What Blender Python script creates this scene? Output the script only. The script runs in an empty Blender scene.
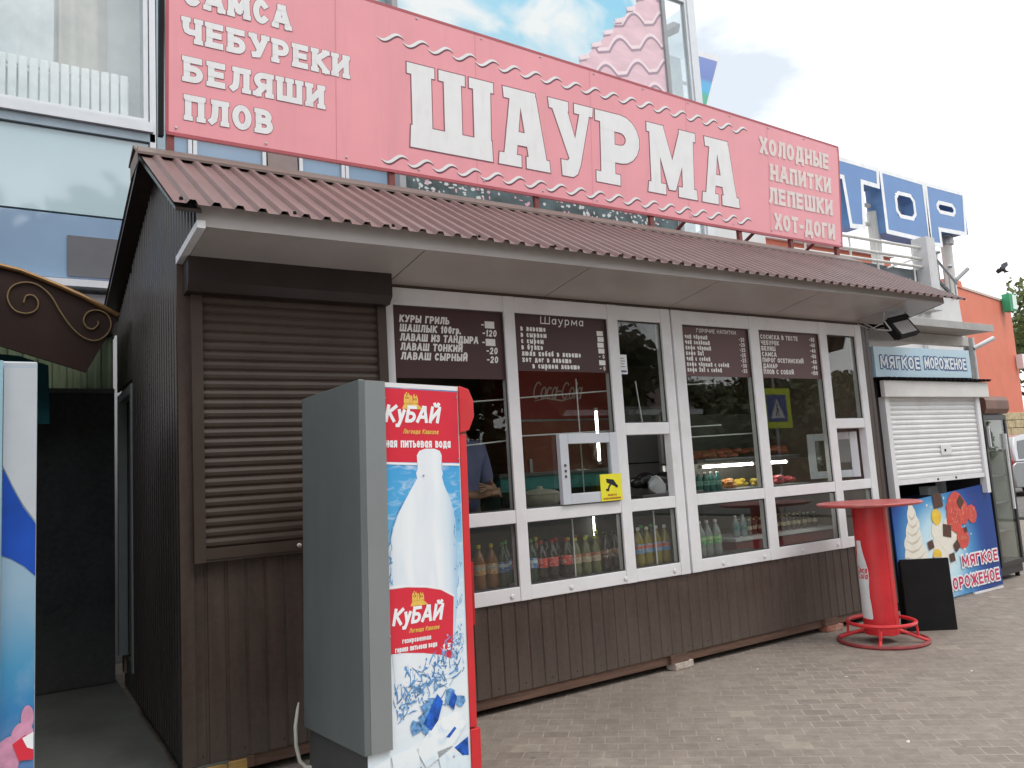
import bpy, math, random
from mathutils import Vector, Matrix
R = math.radians
S = bpy.context.scene
COL = S.collection
random.seed(7)

# ------------------------------------------------------------------ camera
def setup_camera():
    yaw, pitch, roll = 0.57074, 0.114601, -0.060984
    f = Vector((math.sin(yaw) * math.cos(pitch), math.cos(yaw) * math.cos(pitch), math.sin(pitch)))
    r = Vector((math.cos(yaw), -math.sin(yaw), 0))
    u = r.cross(f)
    r2 = r * math.cos(roll) + u * math.sin(roll)
    u2 = -r * math.sin(roll) + u * math.cos(roll)
    cd = bpy.data.cameras.new('camera')
    cd.sensor_width = 36.0
    cd.lens = 791.75 / 1024 * 36.0
    cd.clip_start, cd.clip_end = 0.05, 2000
    c = bpy.data.objects.new('camera', cd)
    m = Matrix((r2, u2, -f)).transposed().to_4x4()
    m.translation = Vector((-0.8152, -4.68, 1.5617))
    c.matrix_world = m
    COL.objects.link(c)
    S.camera = c
setup_camera()

# ------------------------------------------------------------------ light
SUN_EL, SUN_AZ = 58.0, 150.0            # azimuth measured from +Y clockwise
def setup_light():
    w = bpy.data.worlds.new("World"); S.world = w; w.use_nodes = True
    nt = w.node_tree; bg = nt.nodes['Background']
    sky = nt.nodes.new('ShaderNodeTexSky'); sky.sky_type = 'NISHITA'; sky.sun_disc = False
    sky.sun_elevation = R(SUN_EL); sky.sun_rotation = R(SUN_AZ)
    sky.air_density = 1.0; sky.dust_density = 3.0
    tc = nt.nodes.new('ShaderNodeTexCoord')
    no = nt.nodes.new('ShaderNodeTexNoise'); no.inputs['Scale'].default_value = 2.2
    no.inputs['Detail'].default_value = 6; no.inputs['Roughness'].default_value = 0.55
    mp = nt.nodes.new('ShaderNodeMapping'); mp.inputs['Scale'].default_value = (1, 1, 2.6)
    nt.links.new(tc.outputs['Generated'], mp.inputs['Vector'])
    nt.links.new(mp.outputs['Vector'], no.inputs['Vector'])
    cr = nt.nodes.new('ShaderNodeValToRGB')               # the overcast: white cloud with grey bellies
    cr.color_ramp.elements[0].position = 0.34; cr.color_ramp.elements[0].color = (5.1, 5.5, 5.9, 1)
    cr.color_ramp.elements[1].position = 0.58; cr.color_ramp.elements[1].color = (12.8, 12.8, 12.9, 1)
    nt.links.new(no.outputs['Fac'], cr.inputs['Fac'])
    mx = nt.nodes.new('ShaderNodeMixRGB'); mx.inputs['Fac'].default_value = 0.86
    nt.links.new(sky.outputs['Color'], mx.inputs['Color1'])
    nt.links.new(cr.outputs['Color'], mx.inputs['Color2'])
    nt.links.new(mx.outputs['Color'], bg.inputs['Color'])
    bg.inputs['Strength'].default_value = 0.09
    sd = bpy.data.lights.new('sun', 'SUN'); sd.energy = 0.7; sd.angle = R(25); sd.color = (1, 0.96, 0.9)
    so = bpy.data.objects.new('sun', sd); COL.objects.link(so)
    az = R(SUN_AZ); el = R(SUN_EL)
    d = Vector((math.sin(az) * math.cos(el), math.cos(az) * math.cos(el), math.sin(el)))
    so.rotation_euler = d.to_track_quat('Z', 'Y').to_euler()
setup_light()
S.view_settings.view_transform = 'Standard'
S.view_settings.look = 'None'
S.view_settings.exposure = 0.95
S.view_settings.gamma = 1.0
S.view_settings.use_curve_mapping = False
S.render.engine = 'CYCLES'
S.cycles.max_bounces = 8
S.cycles.transparent_max_bounces = 16
S.cycles.use_denoising = True

# ------------------------------------------------------------------ materials
MATS = {}
def mat(name, col, rough=0.5, metal=0.0, var=0.10, scale=6.0, bump=0.0, bscale=60.0, spec=0.5, stretch=(1, 1, 1), dirt=None, dirt_amt=0.0, coat=0.0, dstretch=(1, 1, 1), mud=None):
    if name in MATS: return MATS[name]
    m = bpy.data.materials.new(name); m.use_nodes = True
    nt = m.node_tree; b = nt.nodes['Principled BSDF']
    b.inputs['Roughness'].default_value = rough; b.inputs['Metallic'].default_value = metal
    b.inputs['Specular IOR Level'].default_value = spec
    b.inputs['Coat Weight'].default_value = coat
    tc = nt.nodes.new('ShaderNodeTexCoord'); mp = nt.nodes.new('ShaderNodeMapping')
    mp.inputs['Scale'].default_value = stretch
    nt.links.new(tc.outputs['Object'], mp.inputs['Vector'])
    no = nt.nodes.new('ShaderNodeTexNoise'); no.inputs['Scale'].default_value = scale
    no.inputs['Detail'].default_value = 5; no.inputs['Roughness'].default_value = 0.6
    nt.links.new(mp.outputs['Vector'], no.inputs['Vector'])
    cr = nt.nodes.new('ShaderNodeValToRGB')
    cr.color_ramp.elements[0].position = 0.3; cr.color_ramp.elements[1].position = 0.7
    cr.color_ramp.elements[0].color = (*[max(0, c * (1 - var)) for c in col], 1)
    cr.color_ramp.elements[1].color = (*[min(1, c * (1 + var)) for c in col], 1)
    nt.links.new(no.outputs['Fac'], cr.inputs['Fac'])
    out = cr.outputs['Color']
    if dirt:
        n2 = nt.nodes.new('ShaderNodeTexNoise'); n2.inputs['Scale'].default_value = scale * 0.45
        n2.inputs['Detail'].default_value = 8; n2.inputs['Roughness'].default_value = 0.7
        m2 = nt.nodes.new('ShaderNodeMapping'); m2.inputs['Scale'].default_value = dstretch
        nt.links.new(tc.outputs['Object'], m2.inputs['Vector']); nt.links.new(m2.outputs['Vector'], n2.inputs['Vector'])
        r2 = nt.nodes.new('ShaderNodeValToRGB')
        r2.color_ramp.elements[0].position = 0.5; r2.color_ramp.elements[1].position = 0.75
        r2.color_ramp.elements[0].color = (0, 0, 0, 1); r2.color_ramp.elements[1].color = (dirt_amt,) * 3 + (1,)
        nt.links.new(n2.outputs['Fac'], r2.inputs['Fac'])
        mx = nt.nodes.new('ShaderNodeMixRGB'); mx.inputs['Color2'].default_value = (*dirt, 1)
        nt.links.new(r2.outputs['Color'], mx.inputs['Fac']); nt.links.new(out, mx.inputs['Color1'])
        out = mx.outputs['Color']
    if mud:      # dust and dried splashes thrown up from the paving
        sx = nt.nodes.new('ShaderNodeSeparateXYZ'); nt.links.new(tc.outputs['Object'], sx.inputs[0])
        n4 = nt.nodes.new('ShaderNodeTexNoise'); n4.inputs['Scale'].default_value = 26; n4.inputs['Detail'].default_value = 9; n4.inputs['Roughness'].default_value = 0.75
        nt.links.new(tc.outputs['Object'], n4.inputs['Vector'])
        mr = nt.nodes.new('ShaderNodeMapRange'); mr.inputs['From Min'].default_value = mud[1]; mr.inputs['From Max'].default_value = 0.05
        mr.inputs['To Min'].default_value = -0.42; mr.inputs['To Max'].default_value = 0.12
        nt.links.new(sx.outputs['Z'], mr.inputs['Value'])
        ad = nt.nodes.new('ShaderNodeMath'); ad.operation = 'ADD'; ad.use_clamp = True
        nt.links.new(n4.outputs['Fac'], ad.inputs[0]); nt.links.new(mr.outputs['Result'], ad.inputs[1])
        mx = nt.nodes.new('ShaderNodeMixRGB'); mx.inputs['Color2'].default_value = (*mud[0], 1)
        nt.links.new(ad.outputs[0], mx.inputs['Fac']); nt.links.new(out, mx.inputs['Color1']); out = mx.outputs['Color']
    nt.links.new(out, b.inputs['Base Color'])
    if bump:
        n3 = nt.nodes.new('ShaderNodeTexNoise'); n3.inputs['Scale'].default_value = bscale; n3.inputs['Detail'].default_value = 4
        nt.links.new(mp.outputs['Vector'], n3.inputs['Vector'])
        bp = nt.nodes.new('ShaderNodeBump'); bp.inputs['Strength'].default_value = bump; bp.inputs['Distance'].default_value = 0.01
        nt.links.new(n3.outputs['Fac'], bp.inputs['Height']); nt.links.new(bp.outputs['Normal'], b.inputs['Normal'])
    MATS[name] = m
    return m

def flat(name, col, rough=0.55): return mat(name, col, rough, var=0.05, scale=9)

def glass(name, tint=(0.92, 0.95, 0.94), refl=1.0, ior=1.5, rough=0.0):
    if name in MATS: return MATS[name]
    m = bpy.data.materials.new(name); m.use_nodes = True; nt = m.node_tree
    nt.nodes.remove(nt.nodes['Principled BSDF'])
    out = nt.nodes['Material Output']
    tr = nt.nodes.new('ShaderNodeBsdfTransparent'); tr.inputs['Color'].default_value = (*tint, 1)
    gl = nt.nodes.new('ShaderNodeBsdfGlossy'); gl.inputs['Roughness'].default_value = rough
    gl.inputs['Color'].default_value = (refl, refl, refl, 1)
    fr = nt.nodes.new('ShaderNodeFresnel')
    ge = nt.nodes.new('ShaderNodeNewGeometry'); mr = nt.nodes.new('ShaderNodeMapRange')   # the far face of the pane sees the same step in index
    mr.inputs['To Min'].default_value = ior; mr.inputs['To Max'].default_value = 1 / ior
    nt.links.new(ge.outputs['Backfacing'], mr.inputs['Value']); nt.links.new(mr.outputs['Result'], fr.inputs['IOR'])
    mx = nt.nodes.new('ShaderNodeMixShader')
    nt.links.new(fr.outputs['Fac'], mx.inputs['Fac'])
    nt.links.new(tr.outputs['BSDF'], mx.inputs[1]); nt.links.new(gl.outputs['BSDF'], mx.inputs[2])
    nt.links.new(mx.outputs['Shader'], out.inputs['Surface'])
    MATS[name] = m
    return m

def emit(name, col, strength):
    if name in MATS: return MATS[name]
    m = bpy.data.materials.new(name); m.use_nodes = True; nt = m.node_tree
    b = nt.nodes['Principled BSDF']; b.inputs['Base Color'].default_value = (0.8, 0.8, 0.8, 1)
    b.inputs['Emission Color'].default_value = (*col, 1); b.inputs['Emission Strength'].default_value = strength
    MATS[name] = m
    return m

def ramp_mat(name, axis, stops, lo, hi, rough=0.4, noise=0.0, nscale=4.0, nstretch=(1, 1, 1), ncol=(1, 1, 1), nlo=0.5, nhi=0.7, radial=None):
    """print ink: colour ramp along one object axis (or round a point), with patches of a second ink"""
    if name in MATS: return MATS[name]
    m = bpy.data.materials.new(name); m.use_nodes = True; nt = m.node_tree; b = nt.nodes['Principled BSDF']
    b.inputs['Roughness'].default_value = rough
    tc = nt.nodes.new('ShaderNodeTexCoord')
    if radial:
        vm = nt.nodes.new('ShaderNodeVectorMath'); vm.operation = 'DISTANCE'; vm.inputs[1].default_value = radial
        nt.links.new(tc.outputs['Object'], vm.inputs[0]); src = vm.outputs['Value']
    else:
        sx = nt.nodes.new('ShaderNodeSeparateXYZ'); nt.links.new(tc.outputs['Object'], sx.inputs[0]); src = sx.outputs[axis]
    mr = nt.nodes.new('ShaderNodeMapRange'); mr.inputs['From Min'].default_value = lo; mr.inputs['From Max'].default_value = hi
    nt.links.new(src, mr.inputs['Value'])
    cr = nt.nodes.new('ShaderNodeValToRGB'); el = cr.color_ramp.elements
    el[0].position, el[0].color = stops[0][0], (*stops[0][1], 1)
    el[1].position, el[1].color = stops[-1][0], (*stops[-1][1], 1)
    for p, c in stops[1:-1]:
        e = el.new(p); e.color = (*c, 1)
    nt.links.new(mr.outputs['Result'], cr.inputs['Fac'])
    out = cr.outputs['Color']
    if noise:
        mp = nt.nodes.new('ShaderNodeMapping'); mp.inputs['Scale'].default_value = nstretch
        nt.links.new(tc.outputs['Object'], mp.inputs['Vector'])
        no = nt.nodes.new('ShaderNodeTexNoise'); no.inputs['Scale'].default_value = nscale; no.inputs['Detail'].default_value = 6
        no.inputs['Distortion'].default_value = 0.6
        nt.links.new(mp.outputs['Vector'], no.inputs['Vector'])
        r2 = nt.nodes.new('ShaderNodeValToRGB'); r2.color_ramp.elements[0].position = nlo; r2.color_ramp.elements[1].position = nhi
        r2.color_ramp.elements[0].color = (0, 0, 0, 1); r2.color_ramp.elements[1].color = (noise,) * 3 + (1,)
        nt.links.new(no.outputs['Fac'], r2.inputs['Fac'])
        mx = nt.nodes.new('ShaderNodeMixRGB'); mx.inputs['Color2'].default_value = (*ncol, 1)
        nt.links.new(r2.outputs['Color'], mx.inputs['Fac']); nt.links.new(out, mx.inputs['Color1']); out = mx.outputs['Color']
    nt.links.new(out, b.inputs['Base Color'])
    MATS[name] = m
    return m

def paver_mat():
    m = bpy.data.materials.new('clinker_pavers'); m.use_nodes = True; nt = m.node_tree; b = nt.nodes['Principled BSDF']
    tc = nt.nodes.new('ShaderNodeTexCoord'); mp = nt.nodes.new('ShaderNodeMapping'); mp.inputs['Rotation'].default_value = (0, 0, R(41))
    nt.links.new(tc.outputs['Object'], mp.inputs['Vector'])
    wob = nt.nodes.new('ShaderNodeTexNoise'); wob.inputs['Scale'].default_value = 3.5; wob.inputs['Detail'].default_value = 3
    nt.links.new(tc.outputs['Object'], wob.inputs['Vector'])
    wm = nt.nodes.new('ShaderNodeMixRGB'); wm.blend_type = 'LINEAR_LIGHT'; wm.inputs['Fac'].default_value = 0.014
    nt.links.new(mp.outputs['Vector'], wm.inputs['Color1']); nt.links.new(wob.outputs['Color'], wm.inputs['Color2'])
    br = nt.nodes.new('ShaderNodeTexBrick'); br.offset = 0.5
    br.inputs['Scale'].default_value = 1.0; br.inputs['Brick Width'].default_value = 0.150; br.inputs['Row Height'].default_value = 0.115
    br.inputs['Mortar Size'].default_value = 0.005; br.inputs['Mortar Smooth'].default_value = 0.3; br.inputs['Bias'].default_value = 0.0
    br.inputs['Color1'].default_value = (0.200, 0.170, 0.146, 1); br.inputs['Color2'].default_value = (0.255, 0.216, 0.186, 1)
    br.inputs['Mortar'].default_value = (0.33, 0.285, 0.235, 1)
    nt.links.new(wm.outputs['Color'], br.inputs['Vector'])
    # worn and sandy patches
    n1 = nt.nodes.new('ShaderNodeTexNoise'); n1.inputs['Scale'].default_value = 0.9; n1.inputs['Detail'].default_value = 7; n1.inputs['Roughness'].default_value = 0.65
    nt.links.new(tc.outputs['Object'], n1.inputs['Vector'])
    r1 = nt.nodes.new('ShaderNodeValToRGB'); r1.color_ramp.elements[0].position = 0.45; r1.color_ramp.elements[1].position = 0.66
    r1.color_ramp.elements[0].color = (0, 0, 0, 1); r1.color_ramp.elements[1].color = (0.75, 0.75, 0.75, 1)
    nt.links.new(n1.outputs['Fac'], r1.inputs['Fac'])
    mx = nt.nodes.new('ShaderNodeMixRGB'); mx.inputs['Color2'].default_value = (0.240, 0.210, 0.178, 1)
    nt.links.new(r1.outputs['Color'], mx.inputs['Fac']); nt.links.new(br.outputs['Color'], mx.inputs['Color1'])
    # single pavers replaced with paler ones
    wn = nt.nodes.new('ShaderNodeTexBrick'); wn.offset = 0.5; wn.inputs['Scale'].default_value = 1.0
    wn.inputs['Brick Width'].default_value = 0.150; wn.inputs['Row Height'].default_value = 0.115; wn.inputs['Mortar Size'].default_value = 0.0
    wn.inputs['Color1'].default_value = (0, 0, 0, 1); wn.inputs['Color2'].default_value = (1, 1, 1, 1); wn.inputs['Mortar'].default_value = (0, 0, 0, 1)
    nt.links.new(wm.outputs['Color'], wn.inputs['Vector'])
    wr = nt.nodes.new('ShaderNodeValToRGB'); wr.color_ramp.elements[0].position = 0.965; wr.color_ramp.elements[1].position = 0.985
    wr.color_ramp.elements[0].color = (0, 0, 0, 1); wr.color_ramp.elements[1].color = (0.5, 0.5, 0.5, 1)
    nt.links.new(wn.outputs['Color'], wr.inputs['Fac'])
    mp_ = nt.nodes.new('ShaderNodeMixRGB'); mp_.inputs['Color2'].default_value = (0.33, 0.295, 0.235, 1)
    nt.links.new(wr.outputs['Color'], mp_.inputs['Fac']); nt.links.new(mx.outputs['Color'], mp_.inputs['Color1']); mx = mp_
    n2 = nt.nodes.new('ShaderNodeTexNoise'); n2.inputs['Scale'].default_value = 9; n2.inputs['Detail'].default_value = 8; n2.inputs['Roughness'].default_value = 0.75
    nt.links.new(tc.outputs['Object'], n2.inputs['Vector'])
    vo = nt.nodes.new('ShaderNodeTexVoronoi'); vo.inputs['Scale'].default_value = 2.6; nt.links.new(tc.outputs['Object'], vo.inputs['Vector'])
    vr = nt.nodes.new('ShaderNodeValToRGB'); vr.color_ramp.elements[0].position = 0.035; vr.color_ramp.elements[1].position = 0.055
    vr.color_ramp.elements[0].color = (0.4, 0.4, 0.4, 1); vr.color_ramp.elements[1].color = (0, 0, 0, 1); nt.links.new(vo.outputs['Distance'], vr.inputs['Fac'])
    vm = nt.nodes.new('ShaderNodeMixRGB'); vm.inputs['Color2'].default_value = (0.07, 0.062, 0.055, 1)
    nt.links.new(vr.outputs['Color'], vm.inputs['Fac']); nt.links.new(mx.outputs['Color'], vm.inputs['Color1']); mx = vm
    n5 = nt.nodes.new('ShaderNodeTexNoise'); n5.inputs['Scale'].default_value = 0.55; n5.inputs['Detail'].default_value = 6; nt.links.new(tc.outputs['Object'], n5.inputs['Vector'])
    r5 = nt.nodes.new('ShaderNodeValToRGB'); r5.color_ramp.elements[0].position = 0.52; r5.color_ramp.elements[1].position = 0.70
    r5.color_ramp.elements[0].color = (0, 0, 0, 1); r5.color_ramp.elements[1].color = (0.5, 0.5, 0.5, 1); nt.links.new(n5.outputs['Fac'], r5.inputs['Fac'])
    v5 = nt.nodes.new('ShaderNodeMixRGB'); v5.inputs['Color2'].default_value = (0.17, 0.145, 0.123, 1)
    nt.links.new(r5.outputs['Color'], v5.inputs['Fac']); nt.links.new(mx.outputs['Color'], v5.inputs['Color1']); mx = v5
    m2 = nt.nodes.new('ShaderNodeMixRGB'); m2.blend_type = 'OVERLAY'; m2.inputs['Fac'].default_value = 0.55
    nt.links.new(mx.outputs['Color'], m2.inputs['Color1']); nt.links.new(n2.outputs['Fac'], m2.inputs['Color2'])
    nt.links.new(m2.outputs['Color'], b.inputs['Base Color'])
    b.inputs['Roughness'].default_value = 0.72; b.inputs['Specular IOR Level'].default_value = 0.35
    bp = nt.nodes.new('ShaderNodeBump'); bp.inputs['Strength'].default_value = 0.5; bp.inputs['Distance'].default_value = 0.006
    mm = nt.nodes.new('ShaderNodeMath'); mm.operation = 'MULTIPLY_ADD'; mm.inputs[1].default_value = -1.0
    nt.links.new(br.outputs['Fac'], mm.inputs[0]); nt.links.new(n2.outputs['Fac'], mm.inputs[2])
    nt.links.new(mm.outputs[0], bp.inputs['Height']); nt.links.new(bp.outputs['Normal'], b.inputs['Normal'])
    return m

# ------------------------------------------------------------------ mesh builder
X, Y, Z = Vector((1, 0, 0)), Vector((0, 1, 0)), Vector((0, 0, 1))
class Fr:
    """a flat working frame: origin, right, up; the normal points to the viewer"""
    def __init__(s, o, u=(1, 0, 0), v=(0, 0, 1)):
        s.o = Vector(o); s.u = Vector(u).normalized(); s.v = Vector(v).normalized(); s.n = s.u.cross(s.v)
    def __call__(s, a, b, c=0.0): return s.o + s.u * a + s.v * b + s.n * c

class MB:
    def __init__(s): s.v = []; s.f = []
    def add(s, pts, faces):
        k = len(s.v); s.v += [tuple(p) for p in pts]; s.f += [tuple(i + k for i in f) for f in faces]; return s
    def box(s, x0, x1, y0, y1, z0, z1):
        p = [(x, y, z) for z in (z0, z1) for y in (y0, y1) for x in (x0, x1)]
        return s.add(p, [(0, 2, 3, 1), (4, 5, 7, 6), (0, 1, 5, 4), (2, 6, 7, 3), (0, 4, 6, 2), (1, 3, 7, 5)])
    def obox(s, fr, a0, a1, b0, b1, c0, c1):
        p = [fr(a, b, c) for c in (c0, c1) for b in (b0, b1) for a in (a0, a1)]
        return s.add(p, [(0, 2, 3, 1), (4, 5, 7, 6), (0, 1, 5, 4), (2, 6, 7, 3), (0, 4, 6, 2), (1, 3, 7, 5)])
    def poly(s, pts): return s.add(pts, [tuple(range(len(pts)))])
    def prism(s, fr, pts, c0, c1):
        n = len(pts)
        p = [fr(a, b, c0) for a, b in pts] + [fr(a, b, c1) for a, b in pts]
        return s.add(p, [tuple(range(n))[::-1], tuple(range(n, 2 * n))] + [(i, (i + 1) % n, n + (i + 1) % n, n + i) for i in range(n)])
    def tube(s, pts, r, n=8, closed=False):
        pts = [Vector(p) for p in pts]; m = len(pts); rr = r if isinstance(r, (list, tuple)) else [r] * m
        rings = []; ref = None
        for i, p in enumerate(pts):
            if closed: t = pts[(i + 1) % m] - pts[i - 1]
            else: t = pts[min(i + 1, m - 1)] - pts[max(i - 1, 0)]
            t.normalize()
            if ref is None: ref = Vector((0, 0, 1)) if abs(t.z) < 0.9 else Vector((1, 0, 0))
            a = ref - t * ref.dot(t)
            if a.length < 1e-5: a = t.orthogonal()
            a.normalize(); ref = a; b = t.cross(a)
            rings.append([p + (a * math.cos(2 * math.pi * k / n) + b * math.sin(2 * math.pi * k / n)) * rr[i] for k in range(n)])
        fs = []
        for i in range(m if closed else m - 1):
            j = (i + 1) % m
            for k in range(n): fs.append((i * n + k, i * n + (k + 1) % n, j * n + (k + 1) % n, j * n + k))
        if not closed: fs += [tuple(range(n))[::-1], tuple(range((m - 1) * n, m * n))]
        return s.add([q for g in rings for q in g], fs)
    def lathe(s, prof, c=(0, 0, 0), n=20):
        c = Vector(c); p = []; m = len(prof)
        for r, z in prof:
            for k in range(n): p.append(c + Vector((r * math.cos(2 * math.pi * k / n), r * math.sin(2 * math.pi * k / n), z)))
        fs = [(i * n + k, i * n + (k + 1) % n, (i + 1) * n + (k + 1) % n, (i + 1) * n + k) for i in range(m - 1) for k in range(n)]
        fs += [tuple(range(n))[::-1], tuple(range((m - 1) * n, m * n))]
        return s.add(p, fs)
    def ball(s, c, r, n=10, m=6, sc=(1, 1, 1)):
        pr = [(max(1e-4, math.sin(math.pi * i / m)) * 1.0, -math.cos(math.pi * i / m)) for i in range(m + 1)]
        k0 = len(s.v); s.lathe(pr, (0, 0, 0), n)
        for i in range(k0, len(s.v)):
            v = s.v[i]; s.v[i] = (c[0] + v[0] * r * sc[0], c[1] + v[1] * r * sc[1], c[2] + v[2] * r * sc[2])
        return s
    def ribbon(s, fr, pts, w, off=0.0, closed=False, lim=2.2):
        """flat band of width w (a number or one per point) along a 2D line"""
        m = len(pts); P = [Vector((a, b)) for a, b in pts]; ww = w if isinstance(w, (list, tuple)) else [w] * m
        L = []
        for i in range(m):
            d0 = (P[i] - P[i - 1]) if (i > 0 or closed) else None
            d1 = (P[(i + 1) % m] - P[i]) if (i < m - 1 or closed) else None
            d0 = d0.normalized() if d0 is not None and d0.length > 1e-9 else None
            d1 = d1.normalized() if d1 is not None and d1.length > 1e-9 else None
            a = d0 or d1; b = d1 or d0
            n0 = Vector((-a.y, a.x)); n1 = Vector((-b.y, b.x)); q = n0 + n1
            if q.length < 1e-4: q = n0; k = 1
            else: q.normalize(); k = min(lim, 1 / max(0.2, q.dot(n0)))
            L.append((P[i] + q * k * ww[i] / 2, P[i] - q * k * ww[i] / 2))
        p = [fr(q.x, q.y, off) for ab in L for q in ab]
        fs = [(2 * i, 2 * i + 1, 2 * ((i + 1) % m) + 1, 2 * ((i + 1) % m)) for i in range(m if closed else m - 1)]
        return s.add(p, fs)
    def disc(s, fr, a, b, ra, rb, off=0.0, n=20, rot=0.0, wob=0.0, rnd=None):
        pts = []
        for k in range(n):
            t = 2 * math.pi * k / n; q = 1 + (rnd.uniform(-wob, wob) if rnd else 0)
            x, y = ra * q * math.cos(t), rb * q * math.sin(t)
            pts.append(fr(a + x * math.cos(rot) - y * math.sin(rot), b + x * math.sin(rot) + y * math.cos(rot), off))
        return s.poly(pts)
    def corr(s, fr, w, h, pitch, depth, rib=0.35, flank=0.12, phase=0.0):
        """profiled steel sheet, ribs run along the frame's up axis and stand out along its normal"""
        prof = []; a = -phase * pitch
        while a < w + pitch:
            prof += [(a, 0), (a + pitch * (1 - rib - 2 * flank), 0), (a + pitch * (1 - rib - flank), depth), (a + pitch * (1 - flank), depth)]
            a += pitch
        prof = [(q, d) for q, d in prof if 0 <= q <= w]
        if prof[0][0] > 0: prof = [(0, prof[0][1])] + prof
        if prof[-1][0] < w: prof.append((w, prof[-1][1]))
        hh = h if callable(h) else (lambda q: (0, h))
        p = []
        for q, d in prof:
            b0, b1 = hh(q); p += [fr(q, b0, d), fr(q, b1, d)]
        return s.add(p, [(2 * i, 2 * i + 2, 2 * i + 3, 2 * i + 1) for i in range(len(prof) - 1)])
    def move(s, d):
        s.v = [(a + d[0], b + d[1], c + d[2]) for a, b, c in s.v]; return s

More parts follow.
